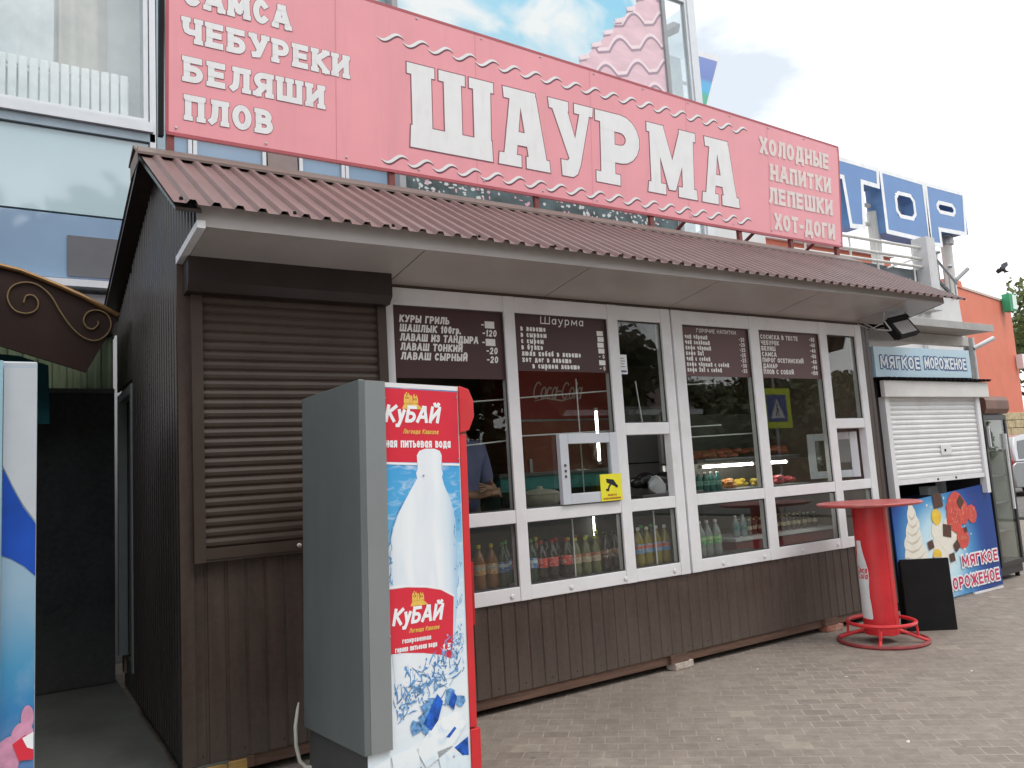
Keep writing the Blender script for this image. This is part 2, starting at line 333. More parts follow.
# ------------------------------------------------------------------ lettering: stroke alphabet
def _arc(cx, cy, rx, ry, a0, a1, n=9):
    return [(cx + rx * math.cos(R(a0 + (a1 - a0) * i / n)), cy + ry * math.sin(R(a0 + (a1 - a0) * i / n))) for i in range(n + 1)]
def _bowl(x0, x1, y0, y1):
    ym = (y0 + y1) / 2; rx = min(0.5, (x1 - x0) * 0.55)
    return [(x0, y1), (x1 - rx, y1)] + _arc(x1 - rx, ym, rx, (y1 - y0) / 2, 90, -90)[1:-1] + [(x1 - rx, y0), (x0, y0)]
def _round(x0, x1, y0, y1):
    return _arc((x0 + x1) / 2, (y0 + y1) / 2, (x1 - x0) / 2, (y1 - y0) / 2, 90, 450, 20)
GL = {
 'А': (.84, [[(0, 0), (.44, 1)], [(.56, 1), (1, 0)], [(.40, 1), (.60, 1)], [(.2, .3), (.8, .3)]]),
 'Б': (.70, [[(0, 0), (0, 1)], [(0, 1), (.92, 1)], _bowl(0, 1, 0, .56)]),
 'В': (.70, [[(0, 0), (0, 1)], _bowl(0, .9, .53, 1), _bowl(0, 1, 0, .53)]),
 'Г': (.60, [[(0, 0), (0, 1)], [(0, 1), (1, 1)]]),
 'Д': (.86, [[(.14, .06), (.28, 1)], [(.28, 1), (.82, 1)], [(.82, 1), (.82, .06)], [(0, .04), (1, .04)], [(0, .04), (0, -.16)], [(1, .04), (1, -.16)]]),
 'Е': (.64, [[(0, 0), (0, 1)], [(0, 1), (1, 1)], [(0, 0), (1, 0)], [(0, .52), (.85, .52)]]),
 'Ж': (1.05, [[(.5, 0), (.5, 1)], [(0, 1), (.42, .5)], [(.42, .5), (0, 0)], [(1, 1), (.58, .5)], [(.58, .5), (1, 0)], [(.4, .5), (.6, .5)]]),
 'З': (.64, [_arc(.45, .76, .5, .24, 150, -90, 10), _arc(.45, .27, .55, .27, 90, -150, 10)]),
 'И': (.74, [[(0, 0), (0, 1)], [(1, 0), (1, 1)], [(.02, .1), (.98, .9)]]),
 'К': (.72, [[(0, 0), (0, 1)], [(.05, .5), (1, 1)], [(.25, .55), (1, 0)]]),
 'Л': (.74, [[(0, .02), (.16, .12), (.24, .4), (.28, 1)], [(.28, 1), (1, 1)], [(1, 1), (1, 0)]]),
 'М': (.94, [[(0, 0), (.04, 1)], [(.06, .98), (.5, .22)], [(.5, .22), (.94, .98)], [(.96, 1), (1, 0)]]),
 'Н': (.74, [[(0, 0), (0, 1)], [(1, 0), (1, 1)], [(0, .5), (1, .5)]]),
 'О': (.76, [_round(0, 1, 0, 1)]),
 'П': (.72, [[(0, 0), (0, 1)], [(1, 0), (1, 1)], [(0, 1), (1, 1)]]),
 'Р': (.68, [[(0, 0), (0, 1)], _bowl(0, 1, .42, 1)]),
 'С': (.70, [_arc(.5, .5, .5, .5, 48, 312, 16)]),
 'Т': (.70, [[(.5, 0), (.5, 1)], [(0, 1), (1, 1)]]),
 'У': (.74, [[(0, 1), (.52, .36)], [(1, 1), (.55, .25), (.42, .05), (.15, .02)]]),
 'Ф': (.88, [[(.5, 0), (.5, 1)], _round(0, 1, .22, .86)]),
 'Х': (.74, [[(0, 0), (1, 1)], [(0, 1), (1, 0)]]),
 'Ц': (.76, [[(0, 0), (0, 1)], [(.9, 0), (.9, 1)], [(0, 0), (1, 0)], [(1, 0), (1, -.16)]]),
 'Ч': (.70, [[(0, 1), (0, .62), (.1, .46), (.3, .42), (1, .42)], [(1, 0), (1, 1)]]),
 'Ш': (1.02, [[(0, 0), (0, 1)], [(.5, 0), (.5, 1)], [(1, 0), (1, 1)], [(0, 0), (1, 0)]]),
 'Ы': (.92, [[(0, 0), (0, 1)], _bowl(0, .62, 0, .54), [(1, 0), (1, 1)]]),
 'Ь': (.68, [[(0, 0), (0, 1)], _bowl(0, 1, 0, .54)]),
 'Э': (.70, [_arc(.5, .5, .5, .5, 132, -132, 16), [(.4, .5), (.95, .5)]]),
 'Ю': (.98, [[(0, 0), (0, 1)], [(0, .5), (.38, .5)], _round(.36, 1, 0, 1)]),
 'Я': (.72, [[(1, 0), (1, 1)], [(1 - a, b) for a, b in _bowl(0, 1, .42, 1)], [(.55, .42), (0, 0)]]),
 '0': (.58, [_round(0, 1, 0, 1)]), '1': (.32, [[(.8, 0), (.8, 1)], [(.8, 1), (0, .76)]]),
 '2': (.58, [_arc(.5, .72, .48, .28, 160, -30, 8) + [(0, 0)], [(0, 0), (1, 0)]]),
 '3': (.58, [_arc(.45, .76, .5, .24, 150, -90, 10), _arc(.45, .27, .55, .27, 90, -150, 10)]),
 '4': (.6, [[(.75, 0), (.75, 1)], [(.75, 1), (0, .3)], [(0, .3), (1, .3)]]),
 '5': (.58, [[(.95, 1), (.15, 1)], [(.15, 1), (.08, .55)], _arc(.45, .32, .55, .32, 130, -150, 10)]),
 '6': (.58, [_round(0, 1, 0, .62), [(.02, .32), (.12, .7), (.4, .95), (.8, 1)]]),
 '9': (.58, [_round(0, 1, .38, 1), [(.98, .68), (.88, .3), (.6, .05), (.2, 0)]]),
 '-': (.42, [[(0, .45), (1, .45)]]), '.': (.14, [[(0, 0), (.5, 0)]]), ':': (.14, [[(0, 0), (.5, 0)], [(0, .6), (.5, .6)]]),
 'а': (.50, [_round(0, .95, 0, .7), [(1, 0), (1, .7)]]),
 'б': (.52, [_round(0, 1, 0, .66), [(0, .33), (.05, .7), (.4, .9), (.9, 1)]]),
 'е': (.50, [_arc(.5, .35, .5, .35, 0, 315, 14), [(0, .36), (1, .36)]]),
 'р': (.52, [[(0, -.28), (0, .7)], _round(0, 1, 0, .7)]),
 'у': (.54, [[(0, .7), (.52, .12)], [(1, .7), (.5, -.1), (.3, -.28), (.05, -.28)]]),
 'о': (.52, [_round(0, 1, 0, .7)]), 'с': (.48, [_arc(.5, .35, .5, .35, 48, 312, 12)]),
 'ф': (.66, [[(.5, -.28), (.5, 1)], _round(0, 1, 0, .7)]), 'l': (.2, [[(.2, 0), (.5, 1)]]),
 'ё': (.50, [_arc(.5, .35, .5, .35, 0, 315, 14), [(0, .36), (1, .36)], [(.2, .92), (.3, .92)], [(.7, .92), (.8, .92)]]),
}
GL['Й'] = (.74, GL['И'][1] + [_arc(.5, 1.3, .26, .14, 190, 350, 6)])
for c in 'вгджзийклмнптхцчшыьэюя':
    w_, st_ = GL[c.upper()]; GL[c] = (w_ * .72, [[(a, b * .7) for a, b in s_] for s_ in st_])

def text_len(s, t, gap): return sum((GL[c][0] if c in GL else .36) + gap for c in s) - gap
def text(mb, s, fr, x, y, h, width=None, t=.15, serif=0.0, slab=.14, slant=0.0, gap=.16, grow=0.0, off=0.001, right=False):
    """write s with cap height h; width squeezes or stretches the line; t is the stroke weight"""
    L = text_len(s, t, gap); kx = (width / (L * h)) if width else 1.0
    if right: x = x - L * h * kx
    cx = 0.0; i = 0
    for ch in s:
        if ch not in GL:
            cx += .36 + gap; continue
        W, st = GL[ch]; i = 0
        tx = min(t, W * .5)
        def P(a, b):
            px = cx + tx / 2 + a * (W - tx); py = t / 2 + b * (1 - t) if b >= 0 else b + t / 2
            return (x + (px * kx + slant * py) * h, y + py * h)
        hw = t * h + 2 * grow
        for strk in st:
            p = [P(a, b) for a, b in strk]
            if abs(strk[0][0] - strk[-1][0]) + abs(strk[0][1] - strk[-1][1]) < 1e-6: mb.ribbon(fr, p[:-1], hw, off + i * .00025, True)
            else:
                p = [Vector(q) for q in p]
                e0 = (p[0] - p[1]).normalized() * hw / 2; e1 = (p[-1] - p[-2]).normalized() * hw / 2
                p[0] = p[0] + e0; p[-1] = p[-1] + e1
                mb.ribbon(fr, [tuple(q) for q in p], hw, off + i * .00025)
            i += 1
            if serif:
                for (a, b), (a2, b2) in ((strk[0], strk[1]), (strk[-1], strk[-2])):
                    if b in (0, 1) and abs(b2 - b) > .3 and not (ch == 'Ш' and b == 0):
                        c0 = P(a, b); yy = y + (slab / 2 if b == 0 else 1 - slab / 2) * h
                        hl = (t / 2 * kx + serif * kx) * h + grow
                        mb.ribbon(fr, [(c0[0] - hl, yy), (c0[0] + hl, yy)], slab * h + 2 * grow, off + i * .00025); i += 1
        cx += W + gap
    return mb

# ------------------------------------------------------------------ objects
def link(name, mb, m, parent=None, smooth=False, bevel=0.0, auto=40):
    me = bpy.data.meshes.new(name); me.from_pydata(mb.v, [], mb.f); me.update()
    o = bpy.data.objects.new(name, me); COL.objects.link(o)
    me.materials.append(m)
    if smooth:
        me.polygons.foreach_set('use_smooth', [True] * len(me.polygons))
        me.set_sharp_from_angle(angle=R(auto))
    if bevel:
        b = o.modifiers.new('bevel', 'BEVEL'); b.width = bevel; b.segments = 2; b.limit_method = 'ANGLE'
    if parent: o.parent = parent
    return o

class Thing:
    """an Empty at the thing's base; parts are given in world axes (or in local ones when local=True)"""
    def __init__(s, name, label, cat, loc=(0, 0, 0), rot=(0, 0, 0), group=None, local=False):
        o = bpy.data.objects.new(name, None); o.empty_display_size = 0.1; COL.objects.link(o)
        o.location = loc; o.rotation_euler = rot; o['label'] = label; o['category'] = cat
        if group: o['group'] = group
        s.o = o; s.loc = Vector(loc); s.local = local
    def part(s, name, mb, m, parent=None, label=None, **k):
        if not s.local: mb.move(-s.loc)
        o = link(name, mb, m, parent or s.o, **k)
        if label: o['label'] = label
        return o
def single(name, mb, m, label, cat, group=None, **k):
    o = link(name, mb, m, **k); o['label'] = label; o['category'] = cat
    if group: o['group'] = group
    return o
def struct(name, mb, m, **k):
    o = link(name, mb, m, **k); o['kind'] = 'structure'; return o
def dup(root, loc, rotz=None, label=None, scale=None):
    r = root.copy(); COL.objects.link(r); r.location = loc
    if rotz is not None: r.rotation_euler = (0, 0, rotz)
    if scale: r.scale = (scale,) * 3
    if label: r['label'] = label
    for ch in list(root.children):
        c = ch.copy(); COL.objects.link(c); c.parent = r
        for g in list(ch.children):
            d = g.copy(); COL.objects.link(d); d.parent = c
    return r

# ------------------------------------------------------------------ shared materials
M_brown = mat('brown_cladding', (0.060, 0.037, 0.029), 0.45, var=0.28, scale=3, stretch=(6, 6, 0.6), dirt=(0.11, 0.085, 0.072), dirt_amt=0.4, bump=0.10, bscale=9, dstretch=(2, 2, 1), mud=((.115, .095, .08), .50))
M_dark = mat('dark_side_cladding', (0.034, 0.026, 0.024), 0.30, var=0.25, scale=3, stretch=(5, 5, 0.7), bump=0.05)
M_roof = mat('roof_steel', (0.155, 0.096, 0.090), 0.42, var=0.15, scale=2.5, dirt=(0.21, 0.15, 0.14), dirt_amt=0.4)
M_ridge = mat('ridge_steel', (0.150, 0.105, 0.090), 0.5, var=0.15, scale=5, dirt=(0.2, 0.17, 0.15), dirt_amt=0.4)
M_soffit = mat('soffit_panel', (0.41, 0.38, 0.365), 0.35, var=0.08, scale=1.5, dirt=(0.22, 0.19, 0.17), dirt_amt=0.45)
M_white = mat('white_pvc', (0.74, 0.74, 0.76), 0.38, var=0.04, scale=5, dirt=(0.48, 0.46, 0.44), dirt_amt=0.35)
M_shut = mat('brown_shutter', (0.055, 0.036, 0.027), 0.45, var=0.16, scale=4, dstretch=(1, 1, 2), dirt=(0.075, 0.058, 0.048), dirt_amt=0.35)
M_black = mat('black_matt', (0.0085, 0.0085, 0.009), 0.75, var=0.3, scale=6, spec=.25)
M_rubber = mat('grey_seal', (0.05, 0.05, 0.052), 0.7)
M_glass = glass('window_glass', (0.88, 0.90, 0.88), 1.0, 1.5)
M_steel = mat('galvanised', (0.42, 0.43, 0.44), 0.45, 0.5, var=0.12, scale=12)
M_grey = mat('grey_paint', (0.30, 0.31, 0.32), 0.5, var=0.08)
M_inkw = flat('white_film', (0.82, 0.82, 0.80))
M_red = mat('red_paint', (0.62, 0.028, 0.035), 0.40, var=0.12, scale=4, dirt=(0.42, 0.075, 0.07), dirt_amt=0.5, bump=.05, bscale=14)
M_wood = mat('weathered_wood', (0.12, 0.066, 0.045), 0.7, var=0.35, scale=5, stretch=(0.6, 8, 8), bump=0.15)
M_concrete = mat('concrete', (0.105, 0.11, 0.098), 0.8, var=0.22, scale=3, dirt=(0.13, 0.125, 0.115), dirt_amt=0.7, bump=0.25, bscale=40)

# ------------------------------------------------------------------ ground
g = MB().add([(-120, -160, 0), (300, -160, 0), (300, 160, 0), (-120, 160, 0)], [(0, 1, 2, 3)])
struct('ground', g, mat('far_ground', (0.16, 0.155, 0.14), 0.9, var=0.25, scale=0.4))
g = MB().add([(-12, -15, .004), (17, -15, .004), (17, 14, .004), (-12, 14, .004)], [(0, 1, 2, 3)])
struct('pavement', g, paver_mat())
g = MB().add([(17.1, -14, .004), (70, -14, .004), (70, 60, .004), (17.1, 60, .004)], [(0, 1, 2, 3)])
struct('road', g, mat('asphalt', (0.13, 0.128, 0.122), 0.85, var=0.25, scale=2.5, bump=0.3, bscale=120))
g = MB().add([(-12, -27, .006), (90, -27, .006), (90, -15.1, .006), (-12, -15.1, .006)], [(0, 1, 2, 3)])
struct('street', g, MATS['asphalt'])
g = MB().box(16.98, 17.1, -15, 14, -.1, .06)
struct('kerb', g, M_concrete)
# concrete strip of the alley beside the kiosk, a little above the paving
g = MB().box(-3.2, -0.03, -0.25, 2.95, -.05, .075)
struct('alley_slab', g, M_concrete)

# ------------------------------------------------------------------ litter
rnd = random.Random(31)
for i, (x, y) in enumerate(((3.95, -.42), (1.75, -1.95), (4.9, -1.5), (2.6, -1.3), (6.9, -1.1), (3.3, -2.0), (5.9, -1.9), (4.2, -1.0))):
    k = rnd.uniform(.009, .018); a = rnd.uniform(0, 3.1)
    o = single('paper_scrap', MB().add([(-k, -k * .5, .001), (k * .9, -k * .6, .006), (k, k * .5, .002), (.1 * k, k * .3, .010), (-k * .8, k * .6, .003)], [(0, 1, 3), (1, 2, 3), (3, 4, 0), (2, 4, 3)]), flat('scrap_white', (.55, .54, .50)), 'small crumpled scrap of pale paper lying on the paving', 'litter', 'scraps of litter on the paving')
    o.location = (x, y, .005); o.rotation_euler = (0, 0, a)
# ------------------------------------------------------------------ the kiosk
K = Thing('kiosk', 'brown steel shawarma kiosk with white framed glass front and ribbed roof', 'kiosk', (0, 0, 0))
KW, KD = 6.42, 2.95
front = Fr((0, 0, 0))
def cladding(x0, x1, z0, z1, y=0.0):
    return MB().corr(Fr((x0, y, z0)), x1 - x0, z1 - z0, 0.108, 0.006, rib=.80, flank=.05)
mb = cladding(0.0, 1.23, .12, 2.90, .012); K.part('front_cladding', mb, M_brown)
mb = cladding(1.23, KW, .12, .705, .012); K.part('front_cladding', mb, M_brown)
mb = MB().box(1.23, KW, .03, .07, .10, .72).box(0.02, 1.25, .03, .07, .10, 2.9).box(1.23, KW, 0, .08, 2.836, 2.96).box(6.335, KW, -.012, .08, .12, 2.84)
K.part('front_wall', mb, M_brown)
mb = MB()
for i in range(24):
    for z in (.165, .665):
        x = 1.30 + .216 * i
        if x < KW - .05: mb.ball((x, .006, z), .0075, 6, 4, (1, .6, 1))
for i in range(6):
    for z in (.165, 1.12): mb.ball((.09 + .216 * i, .006, z), .0075, 6, 4, (1, .6, 1))
K.part('screw', mb, M_shut)
# base beam with short hangers down to the bricks
mb = MB().box(0.02, KW, .02, .10, .052, .116)
for x in (0.26, 3.56, 5.42): mb.box(x - .09, x + .09, -.012, .03, .062, .118)
K.part('base_beam', mb, M_wood)
# side wall facing the alley, ribbed, with the doorway
def side_h(q):      # q runs from the back (0) to the eave (KD + .62)
    y = KD - q
    top = 3.75 - (0.6 - y) * 0.585 if y < .6 else 3.75 - (y - .6) * .262
    bot = 2.92 if y < 0 else .13
    return (bot, top - .03)
sf = Fr((0, KD, 0), (0, -1, 0), (0, 0, 1))
mb = MB()
mb.corr(Fr((0, 1.96, 0), (0, -1, 0)), 1.96 - .0005, lambda q: side_h(q + KD - 1.96), 0.085, 0.018, rib=.30, flank=.10)
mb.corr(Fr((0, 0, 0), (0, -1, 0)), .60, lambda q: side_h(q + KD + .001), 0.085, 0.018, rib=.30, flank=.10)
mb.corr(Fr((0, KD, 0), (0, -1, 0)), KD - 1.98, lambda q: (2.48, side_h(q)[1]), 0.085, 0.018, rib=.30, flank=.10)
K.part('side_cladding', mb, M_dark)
mb = MB().box(.02, .07, .02, 1.96, .13, 2.95).box(.02, .07, 2.84, KD, .13, 2.95).box(.02, .07, 1.96, 2.84, 2.45, 2.95)
mb.box(.02, KW - .02, KD - .07, KD, .13, 3.05).box(KW - .07, KW - .02, .08, KD - .07, .13, 2.95)
K.part('wall', mb, mat('inner_wall', (0.30, 0.215, 0.175), 0.6, var=.1))
d = K.part('side_door', MB().box(.05, .085, 2.02, 2.80, .30, 2.42), M_dark)
K.part('door_frame', MB().box(-.022, .045, 1.965, 2.035, .28, 2.44).box(-.022, .045, 2.79, 2.855, .28, 2.44).box(-.020, .044, 2.036, 2.789, 2.375, 2.44), mat('pale_door_frame', (.26, .29, .29), .5), parent=d)
mb = MB().prism(Fr((.09, 0, 0), (0, 1, 0), (0, 0, 1)), [(-.02, .0), (KD + .02, .0), (KD + .02, .27), (1.2, .17), (.6, .15), (.2, .125), (-.02, .12)], -.05, .12)
K.part('footing', mb, M_concrete)
# inside
mb = MB().box(.071, KW - .071, .081, KD - .071, .26, .30).box(.071, KW - .071, .081, KD - .071, 2.84, 2.90)
K.part('floor_and_ceiling', mb, mat('inner_floor', (0.17, 0.15, 0.14), 0.6))
K.part('partition', MB().box(1.14, 1.18, .085, KD - .072, .301, 2.839), mat('inner_partition', (.11, .075, .068), .5))
# roof
RO = Vector((-.14, -.66, 2.995)); ridgeY, ridgeZ = .6, 3.75
sl = Vector((0, ridgeY + .66, ridgeZ - 2.995)); n_ = X.cross(sl.normalized())
mb = MB().corr(Fr(RO, X, sl), 7.30, sl.length - .02, .115, .022, rib=.24, flank=.12)
bk = Vector((0, KD + .30 - ridgeY, -.70))
mb.corr(Fr((-.14 + 7.30, KD + .30, ridgeZ - .70), -X, -bk), 7.30, bk.length - .02, .115, .022, rib=.24, flank=.12)
roof = K.part('roof', mb, M_roof)
mb = MB()
for i in range(0, 63, 5):
    p = RO + X * (.045 + .115 * i) + sl * .05 + n_ * .006
    mb.ball(p, .011, 6, 4)
K.part('screw', mb, M_black, parent=roof)
mb = MB()
prof = [(.405, 3.672), (.60, 3.785), (.82, 3.728), (.82, 3.712), (.60, 3.768), (.405, 3.655)]
p = [(x, a, b) for x in (-.165, 7.18) for a, b in prof]
mb.add(p, [(i, (i + 1) % 6, 6 + (i + 1) % 6, 6 + i) for i in range(6)] + [(0, 1, 2, 3, 4, 5)[::-1], (6, 7, 8, 9, 10, 11)])
mb.box(-.163, -.160, .415, .75, 3.60, 3.70)
K.part('ridge_cap', mb, M_ridge, parent=roof)
# boarded underside of the verge
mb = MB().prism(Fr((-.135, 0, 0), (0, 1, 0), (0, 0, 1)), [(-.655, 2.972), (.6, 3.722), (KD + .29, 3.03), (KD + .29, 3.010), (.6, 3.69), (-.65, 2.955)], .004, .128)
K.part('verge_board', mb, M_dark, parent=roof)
# eave: fascia, soffit, end pieces
FY = -.60
def fz(x): return 2.905 + .009 * x
mb = MB()
mb.add([(-.018, FY, fz(0)), (6.88, FY + .03, fz(6.88)), (6.88, FY + .03, fz(6.88) + .095), (-.018, FY, fz(0) + .115),
        (-.018, FY + .02, fz(0)), (6.88, FY + .05, fz(6.88)), (6.88, FY + .05, fz(6.88) + .095), (-.018, FY + .02, fz(0) + .115)],
       [(0, 1, 2, 3), (7, 6, 5, 4), (0, 4, 5, 1), (3, 2, 6, 7), (0, 3, 7, 4), (1, 5, 6, 2)])
K.part('fascia', mb, mat('fascia_steel', (.40, .37, .36), .42, var=.08, scale=3, dirt=(.3, .26, .24), dirt_amt=.4))
mb = MB()
xs = [.02, 1.27, 2.52, 3.77, 5.02, 6.27, 6.875]
for a, b in zip(xs, xs[1:]):
    q = [(a + .004, FY + .021, fz(a) + .006), (b - .004, FY + .022, fz(b) + .006), (b - .004, -.001, 2.853 + .001 * b), (a + .004, -.001, 2.853 + .001 * a)]
    mb.add(q + [(x, y, z + .012) for x, y, z in q], [(0, 3, 2, 1), (4, 5, 6, 7), (0, 1, 5, 4), (1, 2, 6, 5), (2, 3, 7, 6), (3, 0, 4, 7)])
K.part('soffit', mb, M_soffit)
mb = MB().prism(Fr((-.0, 0, 0), (0, 1, 0), (0, 0, 1)), [(.0, 2.862), (-.605, 2.895), (-.605, 2.935), (.0, 2.905)], -.022, .019)
K.part('end_trim', mb, M_white)
mb = MB().prism(Fr((6.88, 0, 0), (0, 1, 0), (0, 0, 1)), [(.0, 2.862), (-.565, 2.97), (-.565, 3.05), (.3, 3.50), (.3, 2.862)], 0, .012)
K.part('end_panel', mb, M_soffit)
# corner trims
K.part('corner_trim', MB().box(-.020, .05, -.016, .0115, .13, 2.86), M_brown)
K.part('corner_trim', MB().box(6.40, 6.45, -.014, .30, .12, 2.90), M_brown)
# roller shutter
pts = []; z = 1.265
while z < 2.69:
    pts += [(0, z), (.010, z + .012), (.013, z + .030), (.008, z + .047), (0, z + .052)]
    z += .055
p = [(x, -.030 - d, zz) for d, zz in pts for x in (.105, 1.165)]
mb.add(p, [(2 * i, 2 * i + 1, 2 * i + 3, 2 * i + 2) for i in range(len(pts) - 1)])
cur = K.part('shutter_curtain', mb, M_shut)
K.part('bottom_rail', MB().box(.105, 1.165, -.052, -.020, 1.205, 1.264).box(.09, 1.18, -.046, -.020, 1.190, 1.204), M_shut, parent=cur)
mb = MB()
for dx in (.62, 1.09):
    q = MB().lathe([(.013, 0), (.013, .006), (.006, .010)], (0, 0, 0), 10)
    mb.add([(dx + a, -.052 - c, 1.234 + b) for a, b, c in q.v], [f[::-1] for f in q.f])
K.part('lock', mb, mat('worn_metal', (.5, .42, .40), .35, .6), parent=cur)
for x in (.045, 1.165): K.part('guide_rail', MB().box(x, x + .06, -.062, .0, 1.19, 2.68), M_shut)
mb = MB().prism(Fr((.012, 0, 0), (0, 1, 0), (0, 0, 1)), [(-.001, 2.682), (-.13, 2.682), (-.175, 2.73), (-.175, 2.875), (-.001, 2.868)], 0, 1.212)
K.part('shutter_box', mb, mat('shutter_box_steel', (.026, .017, .016), .45, var=.2, scale=4))

# glazed front: two frames with their panes
VB = [(1.23, 1.297), (2.149, 2.239), (3.094, 3.194), (3.652, 3.752), (3.774, 3.886), (4.702, 4.822), (5.676, 5.785), (6.234, 6.333)]
ZB, ZM, ZT = (.707, .804), (1.23, 1.322), (2.717, 2.834)
FRONT, BACK = -.014, .062
for u in (0, 1):
    vb = VB[4 * u:4 * u + 4]
    mb = MB()
    for a, b in vb: mb.box(a, b, FRONT, BACK, ZB[0], ZT[1])
    for (a, b), (c, d_) in zip(vb, vb[1:]):
        for z0, z1 in (ZB, ZM, ZT): mb.box(b + .0005, c - .0005, FRONT + .003, BACK - .003, z0 + .001, z1 - .001)
    mb.box(vb[2][1] + .0005, vb[3][0] - .0005, FRONT + .003, BACK - .003, 1.815, 1.908)
    fo = K.part('window_frame', mb, M_white, bevel=.004)
    beads = MB()
    for k in range(3):
        x0, x1 = vb[k][1], vb[k + 1][0]
        cells = [(ZB[1], ZM[0]), (ZM[1], ZT[0])] if k < 2 else [(ZB[1], ZM[0]), (1.908, ZT[0])]
        for z0, z1 in cells:
            K.part('pane', MB().box(x0, x1, .014, .020, z0, z1), M_glass, parent=fo)
            for q in ((x0, x0 + .008, z0, z1), (x1 - .008, x1, z0, z1)): beads.box(q[0], q[1], .003, .0120, q[2], q[3])
            for q in ((z0, z0 + .008), (z1 - .008, z1)): beads.box(x0 + .009, x1 - .009, .003, .0120, q[0], q[1])
    K.part('glazing_seal', beads, M_rubber, parent=fo)
    caps = MB()
    for i in range(5):
        x = vb[0][0] + .35 + i * .5
        q = MB().lathe([(.016, 0), (.016, .004), (.010, .007)], (0, 0, 0), 10)
        caps.add([(x + a, FRONT - c, .748 + b) for a, b, c in q.v], [f[::-1] for f in q.f])
    K.part('drain_cap', caps, M_white, parent=fo)
# small opening vent in the second bay
mb = MB(); x0, x1, z0, z1 = 2.545, 3.085, 1.328, 1.838
mb.box(x0, x0 + .075, -.034, .010, z0, z1).box(x1 - .075, x1, -.034, .010, z0, z1).box(x0 + .076, x1 - .076, -.032, .010, z0, z0 + .075).box(x0 + .076, x1 - .076, -.032, .010, z1 - .075, z1)
vf = K.part('vent_window', mb, mat('vent_pvc', (.55, .58, .63), .35, var=.05), bevel=.004)
K.part('pane', MB().box(x0 + .075, x1 - .075, -.014, -.009, z0 + .075, z1 - .075), M_glass, parent=vf)
mb = MB()
for z in (1.52, 1.56, 1.60): mb.box(x0 + .028, x0 + .042, -.040, -.034, z, z + .018)
K.part('hinge', mb, M_rubber, parent=vf)
# hatch leaf that is swung inward in the last bay
hx, hy = 6.20, .07
L = Vector((-.30, .36, 0)).normalized(); lf = Fr((hx, hy, 1.345), L, Z)
mb = MB(); w, h, t_ = .46, .44, .055
mb.obox(lf, 0, .07, 0, h, -.03, .03); mb.obox(lf, w - .07, w, 0, h, -.03, .03); mb.obox(lf, .071, w - .071, 0, .07, -.028, .028); mb.obox(lf, .071, w - .071, h - .07, h, -.028, .028)
lf_o = K.part('hatch_leaf', mb, mat('leaf_pvc', (.62, .64, .68), .35, var=.05), bevel=.004)
K.part('pane', MB().obox(lf, .07, w - .07, .07, h - .07, -.004, .004), M_glass, parent=lf_o)
# menu films on the inside of the glass
M_menu = mat('menu_film', (0.060, 0.023, 0.025), .5, var=.05)
M_menu2 = mat('menu_film_pale', (0.112, 0.052, 0.050), .5, var=.05)  # paler brown than the films on the left panes
def menu(x0, x1, z0, z1, m, label):
    return K.part('menu_panel', MB().box(x0 + .003, x1 - .003, .0122, .0134, z0, z1), m, label=label)
# the lettering is stuck on the outer face of the glass
tf = Fr((.012, .0122, 0))
m1 = menu(1.297, 2.149, 2.235, 2.717, M_menu, 'dark maroon menu film headed by grilled chicken')
mb = MB()
for i, (s, pr_, wd) in enumerate([('КУРЫ ГРИЛЬ', '-', .37), ('ШАШЛЫК 100гр.', '-120', .455), ('ЛАВАШ ИЗ ТАНДЫРА', '-', .59), ('ЛАВАШ ТОНКИЙ', '-20', .46), ('ЛАВАШ СЫРНЫЙ', '-20', .495)]):
    z = 2.606 - i * .0625
    text(mb, s, tf, 1.335, z, .051, width=wd, t=.23, slant=.14)
    if pr_ == '-':
        text(mb, '-', tf, 1.960, z - .008, .046, t=.2)
        mb.obox(tf, 1.988, 2.066, z - .010, z + .040, .0005, .001)
    else: text(mb, pr_, tf, 2.078, z - .006, .048, t=.2, slant=.14, right=True)
K.part('lettering', mb, M_inkw, parent=m1)
m2 = menu(2.239, 3.094, 2.300, 2.717, M_menu, 'dark maroon menu film with the shawarma list')
mb = MB()
text(mb, 'Шаурма', tf, 2.46, 2.652, .060, width=.40, t=.13, slant=.1)
for i, s in enumerate(['в лаваше', 'в сырном', 'с сыром', 'в булке', 'люля кебаб в лаваше', 'хот дог в лаваше', 'в сырном лаваше']):
    text(mb, s, tf, 2.285 + (.085 if i == 6 else 0), 2.592 - i * .0455, .041, t=.25, gap=.18)
for i in range(7):
    z = 2.602 - i * .0455
    if i in (0, 1, 2, 3, 5): mb.obox(tf, 2.985 + .004 * (i % 2), 3.045 + .004 * (i % 2), z - .017, z + .021, .0005, .001)
    else: text(mb, '-70', tf, 3.045, z - .012, .032, t=.2, right=True)
K.part('lettering', mb, M_inkw, parent=m2)
m3 = menu(3.886, 4.702, 2.288, 2.717, M_menu2, 'brown menu film headed hot drinks')
mb = MB()
text(mb, 'ГОРЯЧИЕ НАПИТКИ', tf, 4.06, 2.662, .034, width=.48, t=.15)
for i, (s, q) in enumerate([('чай чёрный', '-20'), ('чай зелёный', '-20'), ('кофе чёрный', '-25'), ('кофе 3в1', '-25'), ('чай с собой', '-25'), ('кофе чёрный с собой', '-30'), ('кофе 3в1 с собой', '-35')]):
    z = 2.604 - i * .0465
    text(mb, s, tf, 3.918, z, .040, t=.25, gap=.16); text(mb, q, tf, 4.64, z, .036, t=.19, right=True)
K.part('lettering', mb, M_inkw, parent=m3)
m4 = menu(4.822, 5.676, 2.288, 2.717, M_menu2, 'brown menu film headed sausage in pastry')
mb = MB()
